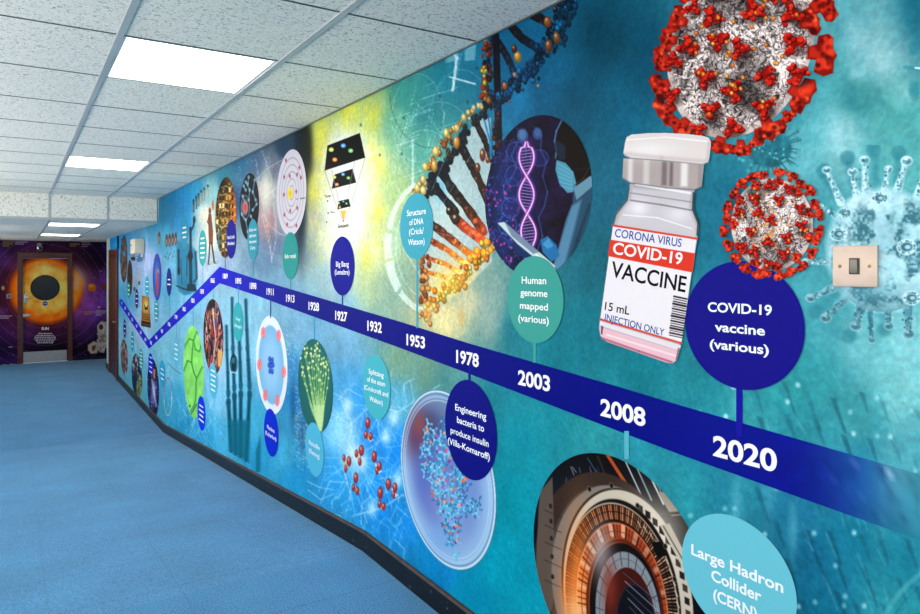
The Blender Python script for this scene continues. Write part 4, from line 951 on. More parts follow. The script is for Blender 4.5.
# Big Bang stack
bb = over_bg(322, 128, 372, 230, .35)
qs = [((327.8, 145.6), (360.2, 133), (365.6, 157.6), (325, 170.6)), ((335, 174.6), (352.8, 168.8), (356.6, 182.6), (332.2, 188.8)), ((338.6, 201.2), (349.2, 198.8), (350.8, 206.4), (338, 209.4))]
for q in qs: bb.poly(q, '12100f')
for a, b in (((325, 170.6), (338, 209.4)), ((365.6, 157.6), (350.8, 206.4)), ((332, 170), (343.6, 219)), ((338, 209), (343.6, 221)), ((350.8, 206.4), (344, 221)), ((355, 162), (347, 200))): bb.line([a, b], .55, 'a89c90', .9)
bb.poly([(340.5, 211), (347, 210), (344.6, 219), (343.4, 219)], 'f4ac48', .8, soft=1.6)
for x, y, s_ in ((0, 0, 1), (0, 0, 0)): pass
for (q, k) in zip(qs, (1, .72, .42)):
    cx = sum(a for a, b in q) / 4; cy = sum(b for a, b in q) / 4
    for dx, dy, c in ((-13, -2, 'd8d870'), (-9.5, 8, 'f09040'), (-1, -6, '60a0d8'), (6.4, -1, '80c870')):
        bb.ell(cx + dx * k, cy + dy * k, 2.3 * k + .2, 1.9 * k + .3, c); bb.ell(cx + dx * k, cy + dy * k, 1 * k, .8 * k, 'f8f8d8', .8)
for x, y in ((328, 201), (328.5, 213), (327, 222), (343.6, 221)): bb.ell(x, y, .5, .8, '3c3420')
bb.line([(331, 212), (334.6, 212.4)], .7, '4c4430'); 
pic_obj('chart_picture', bb, .0022, M_bg, mural, thr=.04, label='black stacked panels of the expanding universe')
for ln in (('Time', 328, 196, 6, 3), ('Singularity', 343.8, 225.6, 11, 4)): text_lines([ln], .0026, '6a5828', M_pr, mural, name='chart_text', bold=.01)

# molecules: red balls
mo = over_bg(335, 412, 402, 520, .4)
balls = [(368.2, 423, 2.5, 5.4), (366.4, 434.8, 2, 4), (371, 436.4, 1.9, 4), (361.8, 450.5, 2.6, 5.4), (356.8, 453.6, 1.7, 4), (360.2, 461.8, 1.8, 4), (374.6, 456.6, 2.6, 5.8), (379.8, 466, 2.1, 4.6), (377.4, 470.6, 1.7, 4), (349.4, 461.4, 2.3, 5), (344.4, 458, 1.5, 3.6), (346, 468.6, 1.6, 4), (356.2, 477.8, 2.4, 5.2), (354, 487.6, 1.7, 3.6), (357.8, 491, 1.9, 4), (388.8, 484, 2.6, 5.8), (395.4, 487.6, 2.3, 5), (394, 494.6, 1.7, 3.8), (380.6, 493, 2.7, 6), (380, 504, 1.9, 4), (384, 506.6, 2, 4)]
for a, b in ((0, 1), (3, 5), (6, 7), (9, 11), (12, 13), (15, 16), (18, 19), (3, 4), (12, 14)): mo.line([balls[a][:2], balls[b][:2]], .8, '2c5c94', .7)
for x, y in ((369, 437), (358.4, 456), (377.8, 468), (345, 463), (356, 489), (394.4, 492), (381.6, 505.6)): mo.line([(x - 1.5, y - 3), (x + 2, y + 4)], 2, 'f4e8c8', .95); mo.line([(x + 1, y + 2), (x + 4, y + 3)], 1.2, 'f8f4e4', .9); mo.ell(x, y, 1.1, 1.6, 'f0c850')
for x, y, rx, ry in balls: mo.ell(x, y, rx, ry, '93262a'); mo.ell(x - .3, y - ry * .15, rx * .7, ry * .7, 'c4524c', .9, soft=1.4); mo.ell(x - .6, y - ry * .4, rx * .35, ry * .3, 'f4b0a0', .9, soft=1)
pic_obj('molecule_picture', mo, .0022, M_bg, mural, thr=.04, label='red ball molecules on bright blue')

# X-ray hand
xh = over_bg(222, 296, 262, 472, .4)
def bone(pts, w, c='14687c', a=.95): xh.line(pts, w, c, a, soft=1.8); xh.line(pts, w * .4, '083c4c', a * .7, soft=1.2)
def clipb(x): return 436 + (x - 190) * .6 - 9
for pts, ws in (([(226.6, 326), (227, 350), (228, 372), (228.4, 396)], 2.6), ([(232.2, 298), (232.6, 330), (233.4, 356), (234.4, 390)], 2.8), ([(239.4, 338), (240.2, 362), (241, 388)], 3.0), ([(246, 300), (247, 330), (248.4, 360), (249.8, 388)], 3.2)): bone(pts, ws); bone(pts[-2:], ws * 1.1, '1a6a80', .6)
for (x0, y0, x1) in ((228.6, 402, 231.4), (234.6, 396, 236), (241, 394, 240.6), (249.8, 394, 246.4)):
    ye = clipb(x1) - 1; bone([(x0, y0), ((x0 + x1) / 2, (y0 + ye) / 2), (x1, ye)], 3.8, '16687c', .95); xh.ell(x0, y0, 2.3, 4.6, '125c70', .95, soft=1.6); xh.ell(x0, y0 - 9, 2.0, 3.4, '1a6c80', .9, soft=1.6)
for x in (233, 240, 247.5): xh.ell(x, 348, 1.9, 3.2, '18667c', .8, soft=1.6)
xh.poly([(229, 420), (250, 420), (249, clipb(249)), (229, clipb(229))], '0c7488', .8, soft=4)
xh.ell(233.9, 364, 3.7, 9.6, '0c3644'); xh.ring(233.9, 365, 2.8, 7, .7, '5ca8b8', .9); xh.ell(233.6, 361, 1.2, 2.6, '3c8c9c', .9); xh.line([(231, 372), (236.6, 373)], 1.5, 'c8e4ec', .8)
xh.poly([(256, 452), (260, 436), (261, 446), (260, 474), (256, 472)], '14788c', .85, soft=2)
pic_obj('xray_picture', xh, .0014, M_bg, mural, thr=.04, label='dark teal X-ray of a hand with a ring')

# microscope, man, jars, scripts, coins, poster, ring
ms = over_bg(160, 180, 224, 300, .3)
ms.poly([(176.4, 240), (177, 283), (179, 291), (184, 295), (190, 294.5), (196, 290), (197, 282), (197, 252), (190, 244)], '2488a8', .85, soft=2.4)
ms.glow(186, 285, 6, 10, '2c7c94', .7)
ms.line([(194.6, 217), (193.6, 226), (190.6, 232)], 1.5, '1c3c4c'); ms.ell(194.4, 220, 1.4, 3.4, '1c3848'); ms.line([(190.6, 228), (190.8, 250), (190.2, 262), (191, 286)], 2.3, '1a3442'); ms.line([(190.6, 250), (191, 284)], 3.2, '22485a', .9)
ms.ell(190.4, 256, 2.6, 5, '162c38'); ms.line([(178.6, 250), (178.8, 262), (179, 274)], 2, '1f4454'); ms.ell(178.9, 271, 1.5, 4, '142c3a'); ms.line([(195.4, 252), (196.4, 264), (197, 278), (194, 282)], 1.8, '2a5464'); ms.line([(177, 286), (184, 289), (195, 291)], 1.5, '1c4454'); ms.poly([(187.6, 284), (195, 284), (197, 291), (186.6, 291)], '1c3c4a')
ms.line([(181, 258), (182, 284)], .7, '1c4454', .7); ms.line([(187, 256), (187, 276)], 1.1, '24505f', .8); ms.ell(178.6, 251.6, 1, 2.4, '183848')
# jars fading along the row
for k, (x, y) in enumerate(((193.6, 206), (196.4, 202.6), (198.6, 200), (201.2, 197), (204.2, 194.4), (208, 191.4))):
    c = ['3c3430', '4c4c44', '7c6450', 'b09878', 'b08c70', 'c89c88'][k]; ms.line([(x, y - 5), (x + .2, y + 5.6)], 1.5, c, .9); ms.ell(x, y - 5.6, .9, 1.3, '2c3838', .9); ms.line([(x - .2, y - 1), (x - .2, y + 5)], .5, 'ece0c8', .7)
# walking man
ms.ell(210, 211, 1.2, 3.2, '7c3c24'); ms.poly([(208.6, 214), (211.4, 214), (213.2, 232), (213, 244), (209.2, 244), (208.6, 232)], '84503c'); ms.line([(209, 217), (207.8, 222), (209.4, 225)], 1.1, '7c4c38')
ms.line([(210, 243), (209.4, 254), (208.6, 264)], 1.2, '3c2824'); ms.line([(211.8, 243), (213, 252), (214.6, 263)], 1.4, '3c2824'); ms.ell(213, 205.4, 1.0, 4.4, 'd8683c'); ms.line([(208.4, 264), (209.6, 264.6)], 1, '5c4424'); ms.line([(214, 262), (216, 263)], 1, '5c4424')
for i in range(14): ms.ell(rg.uniform(204, 218), rg.uniform(260, 268), .8, .8, 'b8a080', .5)
pic_obj('figure_picture', ms, .0014, M_bg, mural, thr=.04, label='walking figure, specimen jars and dark microscope')
for x, y, c in ((159.2, 238, '7c6c60'), (166.8, 240.6, '6c5448'), (169.8, 240, '6c5448'), (172.9, 239.4, '6c5448'), (176, 238.8, '6c5448')):
    p = P(x, y, 1.4, 7.6, c, .2); p.ell(x - .1, y + .6, .6, 4.2, 'c8a890', .9, soft=.8); p.ell(x, y - 3, .6, 1.6, '3c2c24', .8)
    picdisc('tiny portrait oval', x, y, 1.35, 6.8, p, name='portrait_picture')
gp = over_bg(140.6, 293, 152, 329, .22)
gp.poly([(142, 295.2), (149.2, 297.2), (151, 327.8), (141.3, 325.9)], '9c6c24'); gp.glow(146, 306, 3, 7, 'f4dc90', .9); gp.poly([(144.6, 304), (146.2, 308), (148.2, 305), (147.6, 310), (145, 309.6)], '1c140c')
for y in (314, 316.4, 318.8): gp.line([(142.4, y - .4), (149.8, y + 1.2)], .6, '2c1c08', .8)
gp.poly([(141.4, 320.6), (150.6, 322.6), (151, 327.8), (141.3, 325.9)], '24180c'); gp.line([(142.4, 323.8), (150, 325.4)], .7, 'b08c48', .8)
pic_obj('poster_picture', gp, .0024, M_pr, mural, label='gold and black printed poster')
rp = over_bg(161, 374, 175, 420, .25)
for a0, a1, c in ((0, 60, 'e0a8b8'), (60, 130, 'd84c70'), (130, 220, 'a8a8d8'), (220, 300, 'e8e49c'), (300, 360, 'd0e4c8')): rp.ring(168, 396.8, 3.9, 18.8, 1.0, c, 1, a0, a1)
pic_obj('ring_picture', rp, .0014, M_bg, mural, thr=.04, label='thin rainbow coloured oval ring')
for pts in ([(134, 276), (134.6, 288)], [(139, 268), (139.4, 282)]):
    t_ = over_bg(pts[0][0] - 2, pts[0][1] - 4, pts[0][0] + 3, pts[1][1] + 5, .25); t_.line(pts, 1.4, 'c8b49c', .9); t_.ell(pts[1][0], pts[1][1] + 1, 1, 2, '6c5448'); pic_obj('instrument_picture', t_, .0014, M_bg, mural, thr=.04)

# ---- the big DNA helix
dn = over_bg(412, 0, 592, 332, .5)
rg = random.Random(33)
dn.poly([(432, 180), (460, 145), (478, 118), (491, 118), (492, 262), (470, 284), (428, 318), (424, 232), (430, 200)], 'bcc8c8', .96, soft=2)
dn.glow(450, 210, 18, 30, 'd8dcd4', .7); dn.glow(455, 280, 26, 22, 'ffd890', .9); dn.glow(440, 190, 8, 14, '68b4d0', .6)
dn.poly([(497, 34), (512, 26), (548, 8), (562, 0), (572, 0), (556, 38), (530, 68), (500, 96)], '1c6a8c', .8, soft=3)
def rung(pts, w, cols):
    n = len(pts) - 1
    for i in range(n):
        c0, c1 = hx(cols[i]), hx(cols[i + 1])
        (x0, y0), (x1, y1) = pts[i], pts[i + 1]
        for k in range(8):
            s0, s1 = k / 8, (k + 1) / 8
            dn.line([(x0 + (x1 - x0) * s0, y0 + (y1 - y0) * s0), (x0 + (x1 - x0) * s1, y0 + (y1 - y0) * s1)], w * rg.uniform(.85, 1.2), c0 * (1 - s0) + c1 * s0)
        for k in range(int(math.hypot(x1 - x0, y1 - y0) / 3)):
            s0 = rg.random(); x, y = x0 + (x1 - x0) * s0 + rg.uniform(-.3, .3) * w, y0 + (y1 - y0) * s0 + rg.uniform(-.3, .3) * w
            cc = (c0 * (1 - s0) + c1 * s0); dn.ell(x, y, rg.uniform(1, w * .33), rg.uniform(1.2, w * .4), np.clip(cc * rg.choice([.55, 1.5, 2.0]) + .03, 0, 1), .7)
DK = '1c1a22'
rung([(474, 118), (484, 138), (492, 160)], 5.5, [DK, '2a2224', '38261e'])
rung([(459, 142), (470, 162), (480, 182), (490, 204)], 7.5, [DK, '2c2426', '4a3022', '2c2022'])
rung([(441, 170), (453, 190), (466, 206), (484, 232)], 8.5, ['1a2430', '2c2624', '3c2a20', 'c0502c'])
rung([(431, 182), (444, 198), (456, 212)], 7, ['1c2c3c', '1c1c24', '30241e'])
rung([(453, 216), (466, 228), (482, 240)], 8.5, ['4c342a', 'c04a28', 'f06840'])
rung([(432, 224), (450, 238), (470, 254), (480, 258)], 7, ['3c2a26', '7c3c24', 'f0882c', 'ffb040'])
rung([(430, 240), (448, 250), (468, 266)], 5.5, ['7c3820', 'e8762c', 'ffb84c'])
rung([(428, 258), (446, 264), (462, 274)], 4.6, ['b04c24', 'f08c34', 'ffd070'])
rung([(426, 272), (442, 276), (456, 282)], 4, ['d8682c', 'ffa848', 'ffe090'])
rung([(426, 288), (438, 290), (448, 292)], 3.6, ['f08c3c', 'ffc468', 'ffe8a8'])
rung([(424, 302), (434, 302)], 3.2, ['f4a450', 'ffd890'])
rung([(498, 42), (507, 56), (516, 76)], 6.5, [DK, '20202c', '16344c'])
rung([(512, 27), (522, 38), (534, 46), (543, 52)], 8, ['241c1c', '1c1c24', '1a2838', '143c58'])
rung([(534, 15), (547, 22), (556, 34)], 8.5, ['241c1c', '241e22', '1a2838'])
rung([(560, 4), (570, 4)], 7, ['1c1c24', '1a2838'])
# backbone chains
def chain(pts, n, r, cols, sp, a=.95):
    seg = [math.hypot(pts[i + 1][0] - pts[i][0], pts[i + 1][1] - pts[i][1]) for i in range(len(pts) - 1)]; T_ = sum(seg)
    for _ in range(n):
        d = rg.random() * T_; i = 0
        while d > seg[i] and i < len(seg) - 1: d -= seg[i]; i += 1
        s0 = d / seg[i]; x = pts[i][0] + (pts[i + 1][0] - pts[i][0]) * s0 + rg.gauss(0, sp); y = pts[i][1] + (pts[i + 1][1] - pts[i][1]) * s0 + rg.gauss(0, sp)
        q = rg.uniform(.6, 1.2) * r; c = rg.choice(cols); dn.ell(x, y, q * .8, q * 1.15, hx(c) * .55, a); dn.ell(x - q * .2, y - q * .25, q * .5, q * .7, c, a)
dn.line([(496, 34), (497, 60), (498, 95), (499, 140), (496, 200), (493, 240)], 7, '161620'); dn.line([(484, 118), (490, 140), (492, 168)], 2, '2c88b8', .9); dn.line([(488, 112), (493, 150), (496, 176)], 1.4, '2c6c98', .9)
chain([(494, 36), (490, 60), (488, 85), (496, 108), (498, 140), (498, 180)], 80, 2.6, ['5c2c20', '7c3424', '302430', 'a04028', '4c3440', '244c70', '1c2434'], 2.6)
chain([(487, 44), (484, 60), (485, 80), (484, 100)], 26, 2.6, ['e8c840', 'd86c30', 'b04428', 'f0d860', 'c85830'], 1.4)
chain([(499, 100), (516, 84), (528, 74), (540, 58), (552, 42), (562, 22), (572, 2)], 240, 3, ['14507c', '1a6898', '0f3450', '2480b0', '123048', '0c2438', '1c5078'], 4)
chain([(570, 0), (566, 20), (556, 42), (560, 34)], 26, 3, ['164058', '1a506c', '24607c'], 4, .7)
for x, y, rx, ry, c in ((518, 57, 3.8, 5.4, 'd8a048'), (514.6, 49, 2.8, 4.4, '6c3428'), (548, 22, 4, 5.6, '9c6038'), (557, 38, 3.6, 6, '94603c'), (549, 46, 3.6, 6.6, '8c5a38'), (505, 86, 2.4, 4, 'b86840'), (538.5, 86, 1.4, 1.6, 'c8904c'), (515, 75, 2, 2.6, 'c09080'), (555.6, 9.6, 2.4, 3.4, '3c2a28'), (490.6, 101, 2.4, 4, 'd87038'), (510, 102, 1.2, 1.4, '8c5c3c'), (523, 90, 1.6, 1.6, '1c3c58')):
    dn.ell(x, y, rx, ry, hx(c) * .7); dn.ell(x - rx * .2, y - ry * .2, rx * .65, ry * .65, c, .95, soft=1.6); dn.ell(x - rx * .3, y - ry * .4, rx * .25, ry * .25, 'ffe8b8', .6, soft=1)
chain([(418, 206), (428, 188), (442, 166), (456, 148), (470, 128), (486, 108), (494, 100)], 130, 3, ['1c2430', '2c2c34', '182c40', '3c3438', '24404c', '4c3828'], 3.2)
chain([(414, 196), (424, 180), (433, 162), (445, 142), (458, 126), (472, 112), (490, 100)], 46, 2.8, ['e8b868', 'f0cc88', 'd89848', 'c07c40', 'f4dca0', 'b06838'], 1.8)
for x, y, rx, ry, c in ((425.5, 167, 2.8, 4.4, 'f0cc78'), (434.6, 166, 3, 6.4, 'e0a85c'), (436, 151.6, 3.4, 5.4, 'f0d084'), (446.4, 133, 2.6, 4.6, 'f4dc88'), (457, 128, 2.8, 3.8, 'f0c46c'), (456.8, 142.6, 3.2, 6.4, 'e0984c'), (464, 117.6, 2.4, 3.6, 'f0d488'), (423.4, 179.6, 2.6, 4.4, 'f0cc80'), (423.6, 190.8, 3, 4.6, 'f4d48c'), (417.6, 188.6, 2.6, 4.6, 'f0cc80'), (474, 108, 2, 3, 'e8c890'), (479, 106, 1.8, 3, 'f0d8a0'), (483, 155, 3, 6.4, '8c4c30'), (478, 168, 2.8, 5, '7c4430'), (450, 211, 3.6, 4.4, '3a2c24'), (456, 219, 4.4, 5.6, '54382a'), (488, 160, 2, 3.4, '9c4c2c')):
    dn.ell(x, y, rx, ry, hx(c) * .7); dn.ell(x - rx * .15, y - ry * .2, rx * .7, ry * .7, c, .95, soft=1.6); dn.ell(x - rx * .3, y - ry * .4, rx * .3, ry * .3, 'fff4d0', .7, soft=1)
chain([(490, 244), (482, 256), (468, 272), (452, 288), (436, 302), (424, 318)], 120, 3, ['ffb030', 'ff8c28', 'ffd860', 'f47420', 'ffe890', 'ff9c40'], 3)
for x, y, rx, ry in ((484, 253, 3, 4.6), (491, 250, 2.2, 4), (477, 251, 3.4, 4.4), (470, 258, 3, 4.4), (487, 242, 3, 4)): dn.ell(x, y, rx, ry, 'e88c2c'); dn.ell(x - .4, y - .6, rx * .65, ry * .65, 'ffc850', .95)
chain([(426, 256), (424, 276), (426, 296), (422, 314)], 30, 3, ['c05828', 'e8843c', '8c3c24', 'f0a860'], 2.4)
dn.glow(452, 284, 20, 14, 'ffe070', .55); dn.glow(430, 312, 10, 12, 'ffdca0', .6)
for k in range(8): dn.ring(452 - k * 2, 206 + k * 4, 24, 44, .5, 'f0f0ec', .28, 200, 330, alpha=False)
for a, b in (((432, 190), (462, 120)), ((440, 210), (474, 150)), ((425, 230), (470, 240)), ((424, 262), (476, 256))): dn.line([a, b], .5, 'f4f0ea', .45, alpha=False)
ceil_mask = (dn.Y < (VY - .855 * F / (WALL / ((dn.X - VX) * CT / F))) + .6); dn.a[ceil_mask] = 0
lam = (ss(0, 1, (dn.X - 412) / 1)); pic_obj('helix_picture', dn, .0014, M_bg, mural, thr=.04, label='giant DNA double helix turning from fiery orange to dark blue')

# ---- viruses
def blob_cluster(p, cx, cy, r, rg, n=16, tri=True):
    p.ell(cx + r * .25, cy + r * .3, r * .95, r * .9, '2e1412', .6, soft=r * .6, alpha='clip')
    a0 = rg.uniform(0, 2.1)
    for k in range(3):
        a = a0 + k * 2.094; tx, ty = cx + r * .95 * math.cos(a), cy + r * .95 * math.sin(a); px_, py_ = -math.sin(a) * r * .36, math.cos(a) * r * .36
        p.poly([(cx - px_ * 1.2, cy - py_ * 1.2), (tx - px_ * .9, ty - py_ * .9), (tx + px_ * .9, ty + py_ * .9), (cx + px_ * 1.2, cy + py_ * 1.2)], '8c140e')
    for i in range(int(n * 1.7)):
        a = a0 + (i % 3) * 2.094 + rg.gauss(0, .22); d = r * math.sqrt(rg.random()) * .98; q = r * rg.uniform(.13, .24)
        x, y = cx + d * math.cos(a) + rg.gauss(0, r * .1), cy + d * math.sin(a) + rg.gauss(0, r * .1)
        p.ell(x + q * .4, y + q * .5, q * 1.05, q, '4c0a08', .85); p.ell(x, y, q * rg.uniform(.8, 1.3), q, rg.choice(['b81c14', 'd02c1c', 'dc3a26', 'a81812']))
        if i % 2: p.ell(x - q * .3, y - q * .35, q * .45, q * .35, 'f47058', .8, soft=q * .4)
def rim_spike(p, cx, cy, r, ang, rg, wide=1.0):
    ux, uy = math.cos(ang), math.sin(ang); vx, vy = -uy, ux
    W = lambda f, g: (cx + vx * f * r * wide + ux * g * r, cy + vy * f * r * wide + uy * g * r)
    jit = lambda v: v + rg.uniform(-.1, .1)
    sh = [W(-.34, -.95), W(jit(-.42), -.45), W(jit(-.98), jit(-.42)), W(jit(-1.12), jit(.1)), W(jit(-.8), jit(.5)), W(jit(-.35), jit(.42)), W(jit(.05), jit(.62)), W(jit(.45), jit(.44)), W(jit(.9), jit(.5)), W(jit(1.12), jit(.0)), W(jit(.9), jit(-.45)), W(jit(.42), -.42), W(.34, -.95)]
    p.poly(sh, '8c1a10', soft=1.6); sh2 = [(cx + (x - cx) * .86 - .5, cy + (y - cy) * .84 - .6) for x, y in sh]; p.poly(sh2, 'c63420', .9, soft=2.4)
    for i in range(26):
        f, g = rg.uniform(-.9, .9), rg.uniform(-.35, .38); x, y = W(f, g); q = r * rg.uniform(.1, .24)
        p.ell(x, y, q * rg.uniform(.7, 1.4), q, rg.choice(['6c0e0a', '4c0806', 'e84c30', 'f47048', 'd83c26', '8c180c']), .85, soft=q * .9, alpha='clip')
def virus_body(p, cx, cy, rx, ry, sc, seed, skew=0.0):
    Y0 = p.Y; p.Y = Y0 - skew * (p.X - cx); p.reg = False; p.ell(cx, cy, rx, ry, 'b8aca8'); p.Y = Y0; p.reg = True
    r = np.hypot((p.X - cx) / rx, (p.Y - cy - skew * (p.X - cx)) / ry); m = (r < 1.0)
    wx = p.X + 2.4 * sc * (vn(p.X, p.Y, 4 * sc, seed + 3) - .5) * 2; wy = p.Y + 2.4 * sc * (vn(p.X, p.Y, 4 * sc, seed + 4) - .5) * 2
    n1 = np.abs(vn(wx, wy, 2.9 * sc, seed) - .5) * 2; n2 = np.abs(vn(wx + 31, wy + 7, 1.9 * sc, seed + 5) - .5) * 2; n3 = fbm(p.X, p.Y, 34 * sc, seed + 9, 3)
    groove = ss(.0, .5, n1) * .6 + ss(.0, .5, n2) * .4
    big = .78 + 1.3 * (n3 - .46)
    light = np.clip(big * (.12 + 1.05 * groove) * (1 - .12 * r ** 3), .08, 1)
    c = light[..., None] * hx('f6eae6') + hx('0c0808')
    smooth = (ss(.88, .98, r) * .85)[..., None]; c = c * (1 - smooth) + (hx('d2c4be') * (.7 + .55 * (n3[..., None]))) * smooth
    p.c[m] = np.clip(c, 0, 1)[m]
rg = random.Random(77)
v = over_bg(640, -34, 850, 172, .5)
rims = [(677, 19.5, 13), (667, 40, 12), (660, 60, 12), (659.5, 87, 13), (665, 112, 14), (681, 128, 13), (719, 147, 12), (741, 150, 11), (700, 137, 9), (825, 4, 17), (812, 21, 14), (825, 54, 19), (803, 96, 17), (771, 131, 16), (789, 117, 8), (757, 143, 7), (690, -8, 13), (830, -22, 15)]
for x, y, r in rims:
    rim_spike(v, x, y, r, math.atan2((y - 48) * .85, x - 742), rg)
virus_body(v, 742, 46, 74, 90, 1.0, 4, -.28)
for x, y, r in [q for q in rims if q[2] >= 12]:
    rim_spike(v, x, y, r * .95, math.atan2((y - 48) * .85, x - 742), rg)
for x, y, r in ((712, 17, 11), (753.5, 10, 11.5), (688, 46, 10), (718, 41, 10.5), (740.5, 48.5, 10.5), (705, 77, 10.5), (732.5, 91, 10.5), (766.5, 75, 10.5), (710.5, 110, 10), (764, 108, 10.5), (733, 128, 10.5), (674, 61, 9), (671, 95, 9.5), (699, 130, 8), (792, 13, 11), (793, 43, 11.5), (798, 74, 11), (780, -6, 10), (720, -12, 11), (742, -22, 10), (694, 8, 8)):
    blob_cluster(v, x, y, r, rg)
for i in range(44):
    a = rg.uniform(0, 6.28); d = rg.uniform(.15, .97); x, y = 742 + 72 * d * math.cos(a), 47 + 88 * d * math.sin(a)
    v.ell(x, y, 2.1, 2.4, '8c4c20', .9); v.ell(x - .3, y - .4, 1.5, 1.6, rg.choice(['f0a040', 'e88838', 'f4c060']))
ceil_mask = v.Y < (VY - .855 * F / (WALL / ((v.X - VX) * CT / F))); v.a[ceil_mask] = 0
pic_obj('virus_picture', v, .0024, M_pr, mural, label='large grey virus with red spikes cut by the top of the photo')
# small teal virus
tv = over_bg(738, 112, 806, 184, .5)
for k in range(34):
    a = k * 2 * math.pi / 34 + rg.uniform(-.08, .08); L_ = rg.uniform(1.2, 1.55); e = (770 + 22 * L_ * math.cos(a), 148 + 20 * L_ * math.sin(a))
    tv.line([(770 + 16 * math.cos(a), 148 + 15 * math.sin(a)), e], 1.5, '3c8490', .95); tv.ell(e[0], e[1], 1.9, 1.9, '5ca4ac')
tv.ell(770, 148, 22, 20, '387c88', soft=3); n_ = fbm(tv.X, tv.Y, 7, 6, 3); mk = tv.a > .5; tv.c[mk] *= (1 + .5 * (n_ - .5))[mk][..., None]
for k in range(22):
    a = rg.uniform(0, 6.28); d = rg.uniform(2, 17); x, y = 770 + d * math.cos(a), 148 + d * math.sin(a); tv.line([(x, y), (x + 3 * math.cos(a), y + 3 * math.sin(a))], 1.3, '24606c', .9); tv.ell(x + 3 * math.cos(a), y + 3 * math.sin(a), 1.3, 1.3, '7cc0c4', .8)
pic_obj('virus_picture', tv, .0018, M_bg, mural, thr=.04, label='small teal virus between the two red spiked ones')
# pale teal virus behind the switch
pv = over_bg(798, 145, 935, 345, .6)
for (x, y, xb) in ((824, 171, 838), (848, 158, 856), (874, 150, 876), (899, 153, 897)): pv.ell(x, y, 7.5, 7.5, '3f8792', .6, soft=3); pv.line([(x + 1, y + 6), (xb, 198)], 8, '3f8792', .45, soft=5)
for (x, y, xb, yb_) in ((816, 312, 838, 290), (850, 336, 862, 306), (884, 330, 884, 300), (803, 262, 830, 262)): pv.ell(x, y, 8, 7, '3f8792', .5, soft=4); pv.line([(x, y), (xb, yb_)], 8, '3f8792', .4, soft=5)
def stalk(b, t, w, c='cfe6ea'):
    pv.line([b, ((b[0] * 2 + t[0]) / 3, (b[1] * 2 + t[1]) / 3), t], w * 1.7, c, .96, soft=2, w1=w * .8); pv.ell(t[0], t[1], w * .95, w * .8, 'd8ecf0', .98, soft=1.5); pv.ell(t[0] + .3, t[1] + .3, w * .7, w * .5, '3f7480', .75, soft=1.8); pv.ell(t[0] - .5, t[1] - w * .3, w * .35, w * .22, 'eefafa', .9, soft=1.2)
    pv.line([(b[0] + w * .5, b[1]), (t[0] + w * .4, t[1])], w * .5, '6ca0aa', .6, soft=w * .5, alpha='clip')
    for i in range(30):
        s0 = rg.random(); x, y = b[0] + (t[0] - b[0]) * s0 + rg.gauss(0, w * .35), b[1] + (t[1] - b[1]) * s0 + rg.gauss(0, w * .3); pv.ell(x, y, 1.1, 1.2, rg.choice(['3c6c78', '5c8c98', 'f0fafa', '8cb8c0']), .7)
stalk((841, 202), (827, 170), 5); stalk((858, 202), (853, 172), 5.5); stalk((866, 195), (865, 160), 5.5); stalk((884, 192), (889, 169), 4.6); stalk((896, 196), (907, 161), 6.4); stalk((918, 196), (926, 172), 6)
stalk((834, 288), (811, 298), 5.4, 'a4ccd4'); stalk((846, 298), (826, 318), 6, '9cc8d0'); stalk((862, 306), (856, 326), 6.4, '8cbcc6'); stalk((870, 306), (872, 340), 4, '6ca4b0'); stalk((888, 306), (889, 326), 5, '78acb8'); stalk((908, 306), (909, 334), 6, '8cbcc6'); stalk((828, 262), (806, 262), 5, '8cb8c2'); stalk((836, 216), (820, 206), 4, 'a0c8d0')
pv.ell(884, 250, 57, 62, 'c4e0e6', .97, soft=7)
n1 = vn(pv.X, pv.Y, 2.4, 31); n2 = fbm(pv.X, pv.Y, 18, 40, 4); mk = pv.a > .5; r = np.hypot((pv.X - 884) / 57, (pv.Y - 250) / 62)
dk = np.clip(ss(.40, .62, n2) * (1 - ss(.82, 1.0, r)) * (.1 + 1.5 * n1), 0, 1) + .25 * np.exp(-((pv.X - 890) / 22) ** 2 - ((pv.Y - 232) / 16) ** 2) + .45 * ss(275, 312, pv.Y)
dk = np.clip(dk, 0, .95); pv.c[mk] = (pv.c * (1 - dk[..., None] * .8) + hx('2f6470') * dk[..., None] * .8)[mk]
pv.glow(862, 200, 24, 10, 'e8f6f8', .7); pv.glow(846, 250, 8, 30, 'e4f2f6', .6); pv.glow(870, 290, 24, 8, '8cc0ca', .5)
for x, y, rr_ in ((839, 234, 8.5), (880, 198, 8), (907, 247, 10), (845, 213, 6), (912, 298, 9)):
    pv.ell(x, y, rr_, rr_ * .8, 'dceef2', .95, soft=2); pv.ell(x, y, rr_ * .6, rr_ * .45, '3c6c78', .9, soft=2); pv.ell(x + 1, y, rr_ * .3, rr_ * .22, 'c4dce2', .9, soft=1.4)
    for i in range(20): a = rg.uniform(0, 6.28); pv.ell(x + rr_ * .8 * math.cos(a), y + rr_ * .6 * math.sin(a), .9, .9, '54848e', .7)
pic_obj('virus_picture', pv, .0014, M_bg, mural, thr=.04, label='pale teal virus with knobbed stalks around the light switch')
sv = over_bg(898, 40, 925, 110, .6)
sv.ell(914, 48, 5, 7, '3c8c98', .8, soft=3); sv.line([(905, 67), (925, 70)], 3, '3c8c98', .7, soft=3); sv.line([(916, 68), (926, 69)], 2, 'd8ecf0'); sv.ell(915, 90, 6, 9, '3c8c98', .7, soft=4)
pic_obj('virus_picture', sv, .0014, M_bg, mural, thr=.04, label='blurred virus tip cut by the right edge')
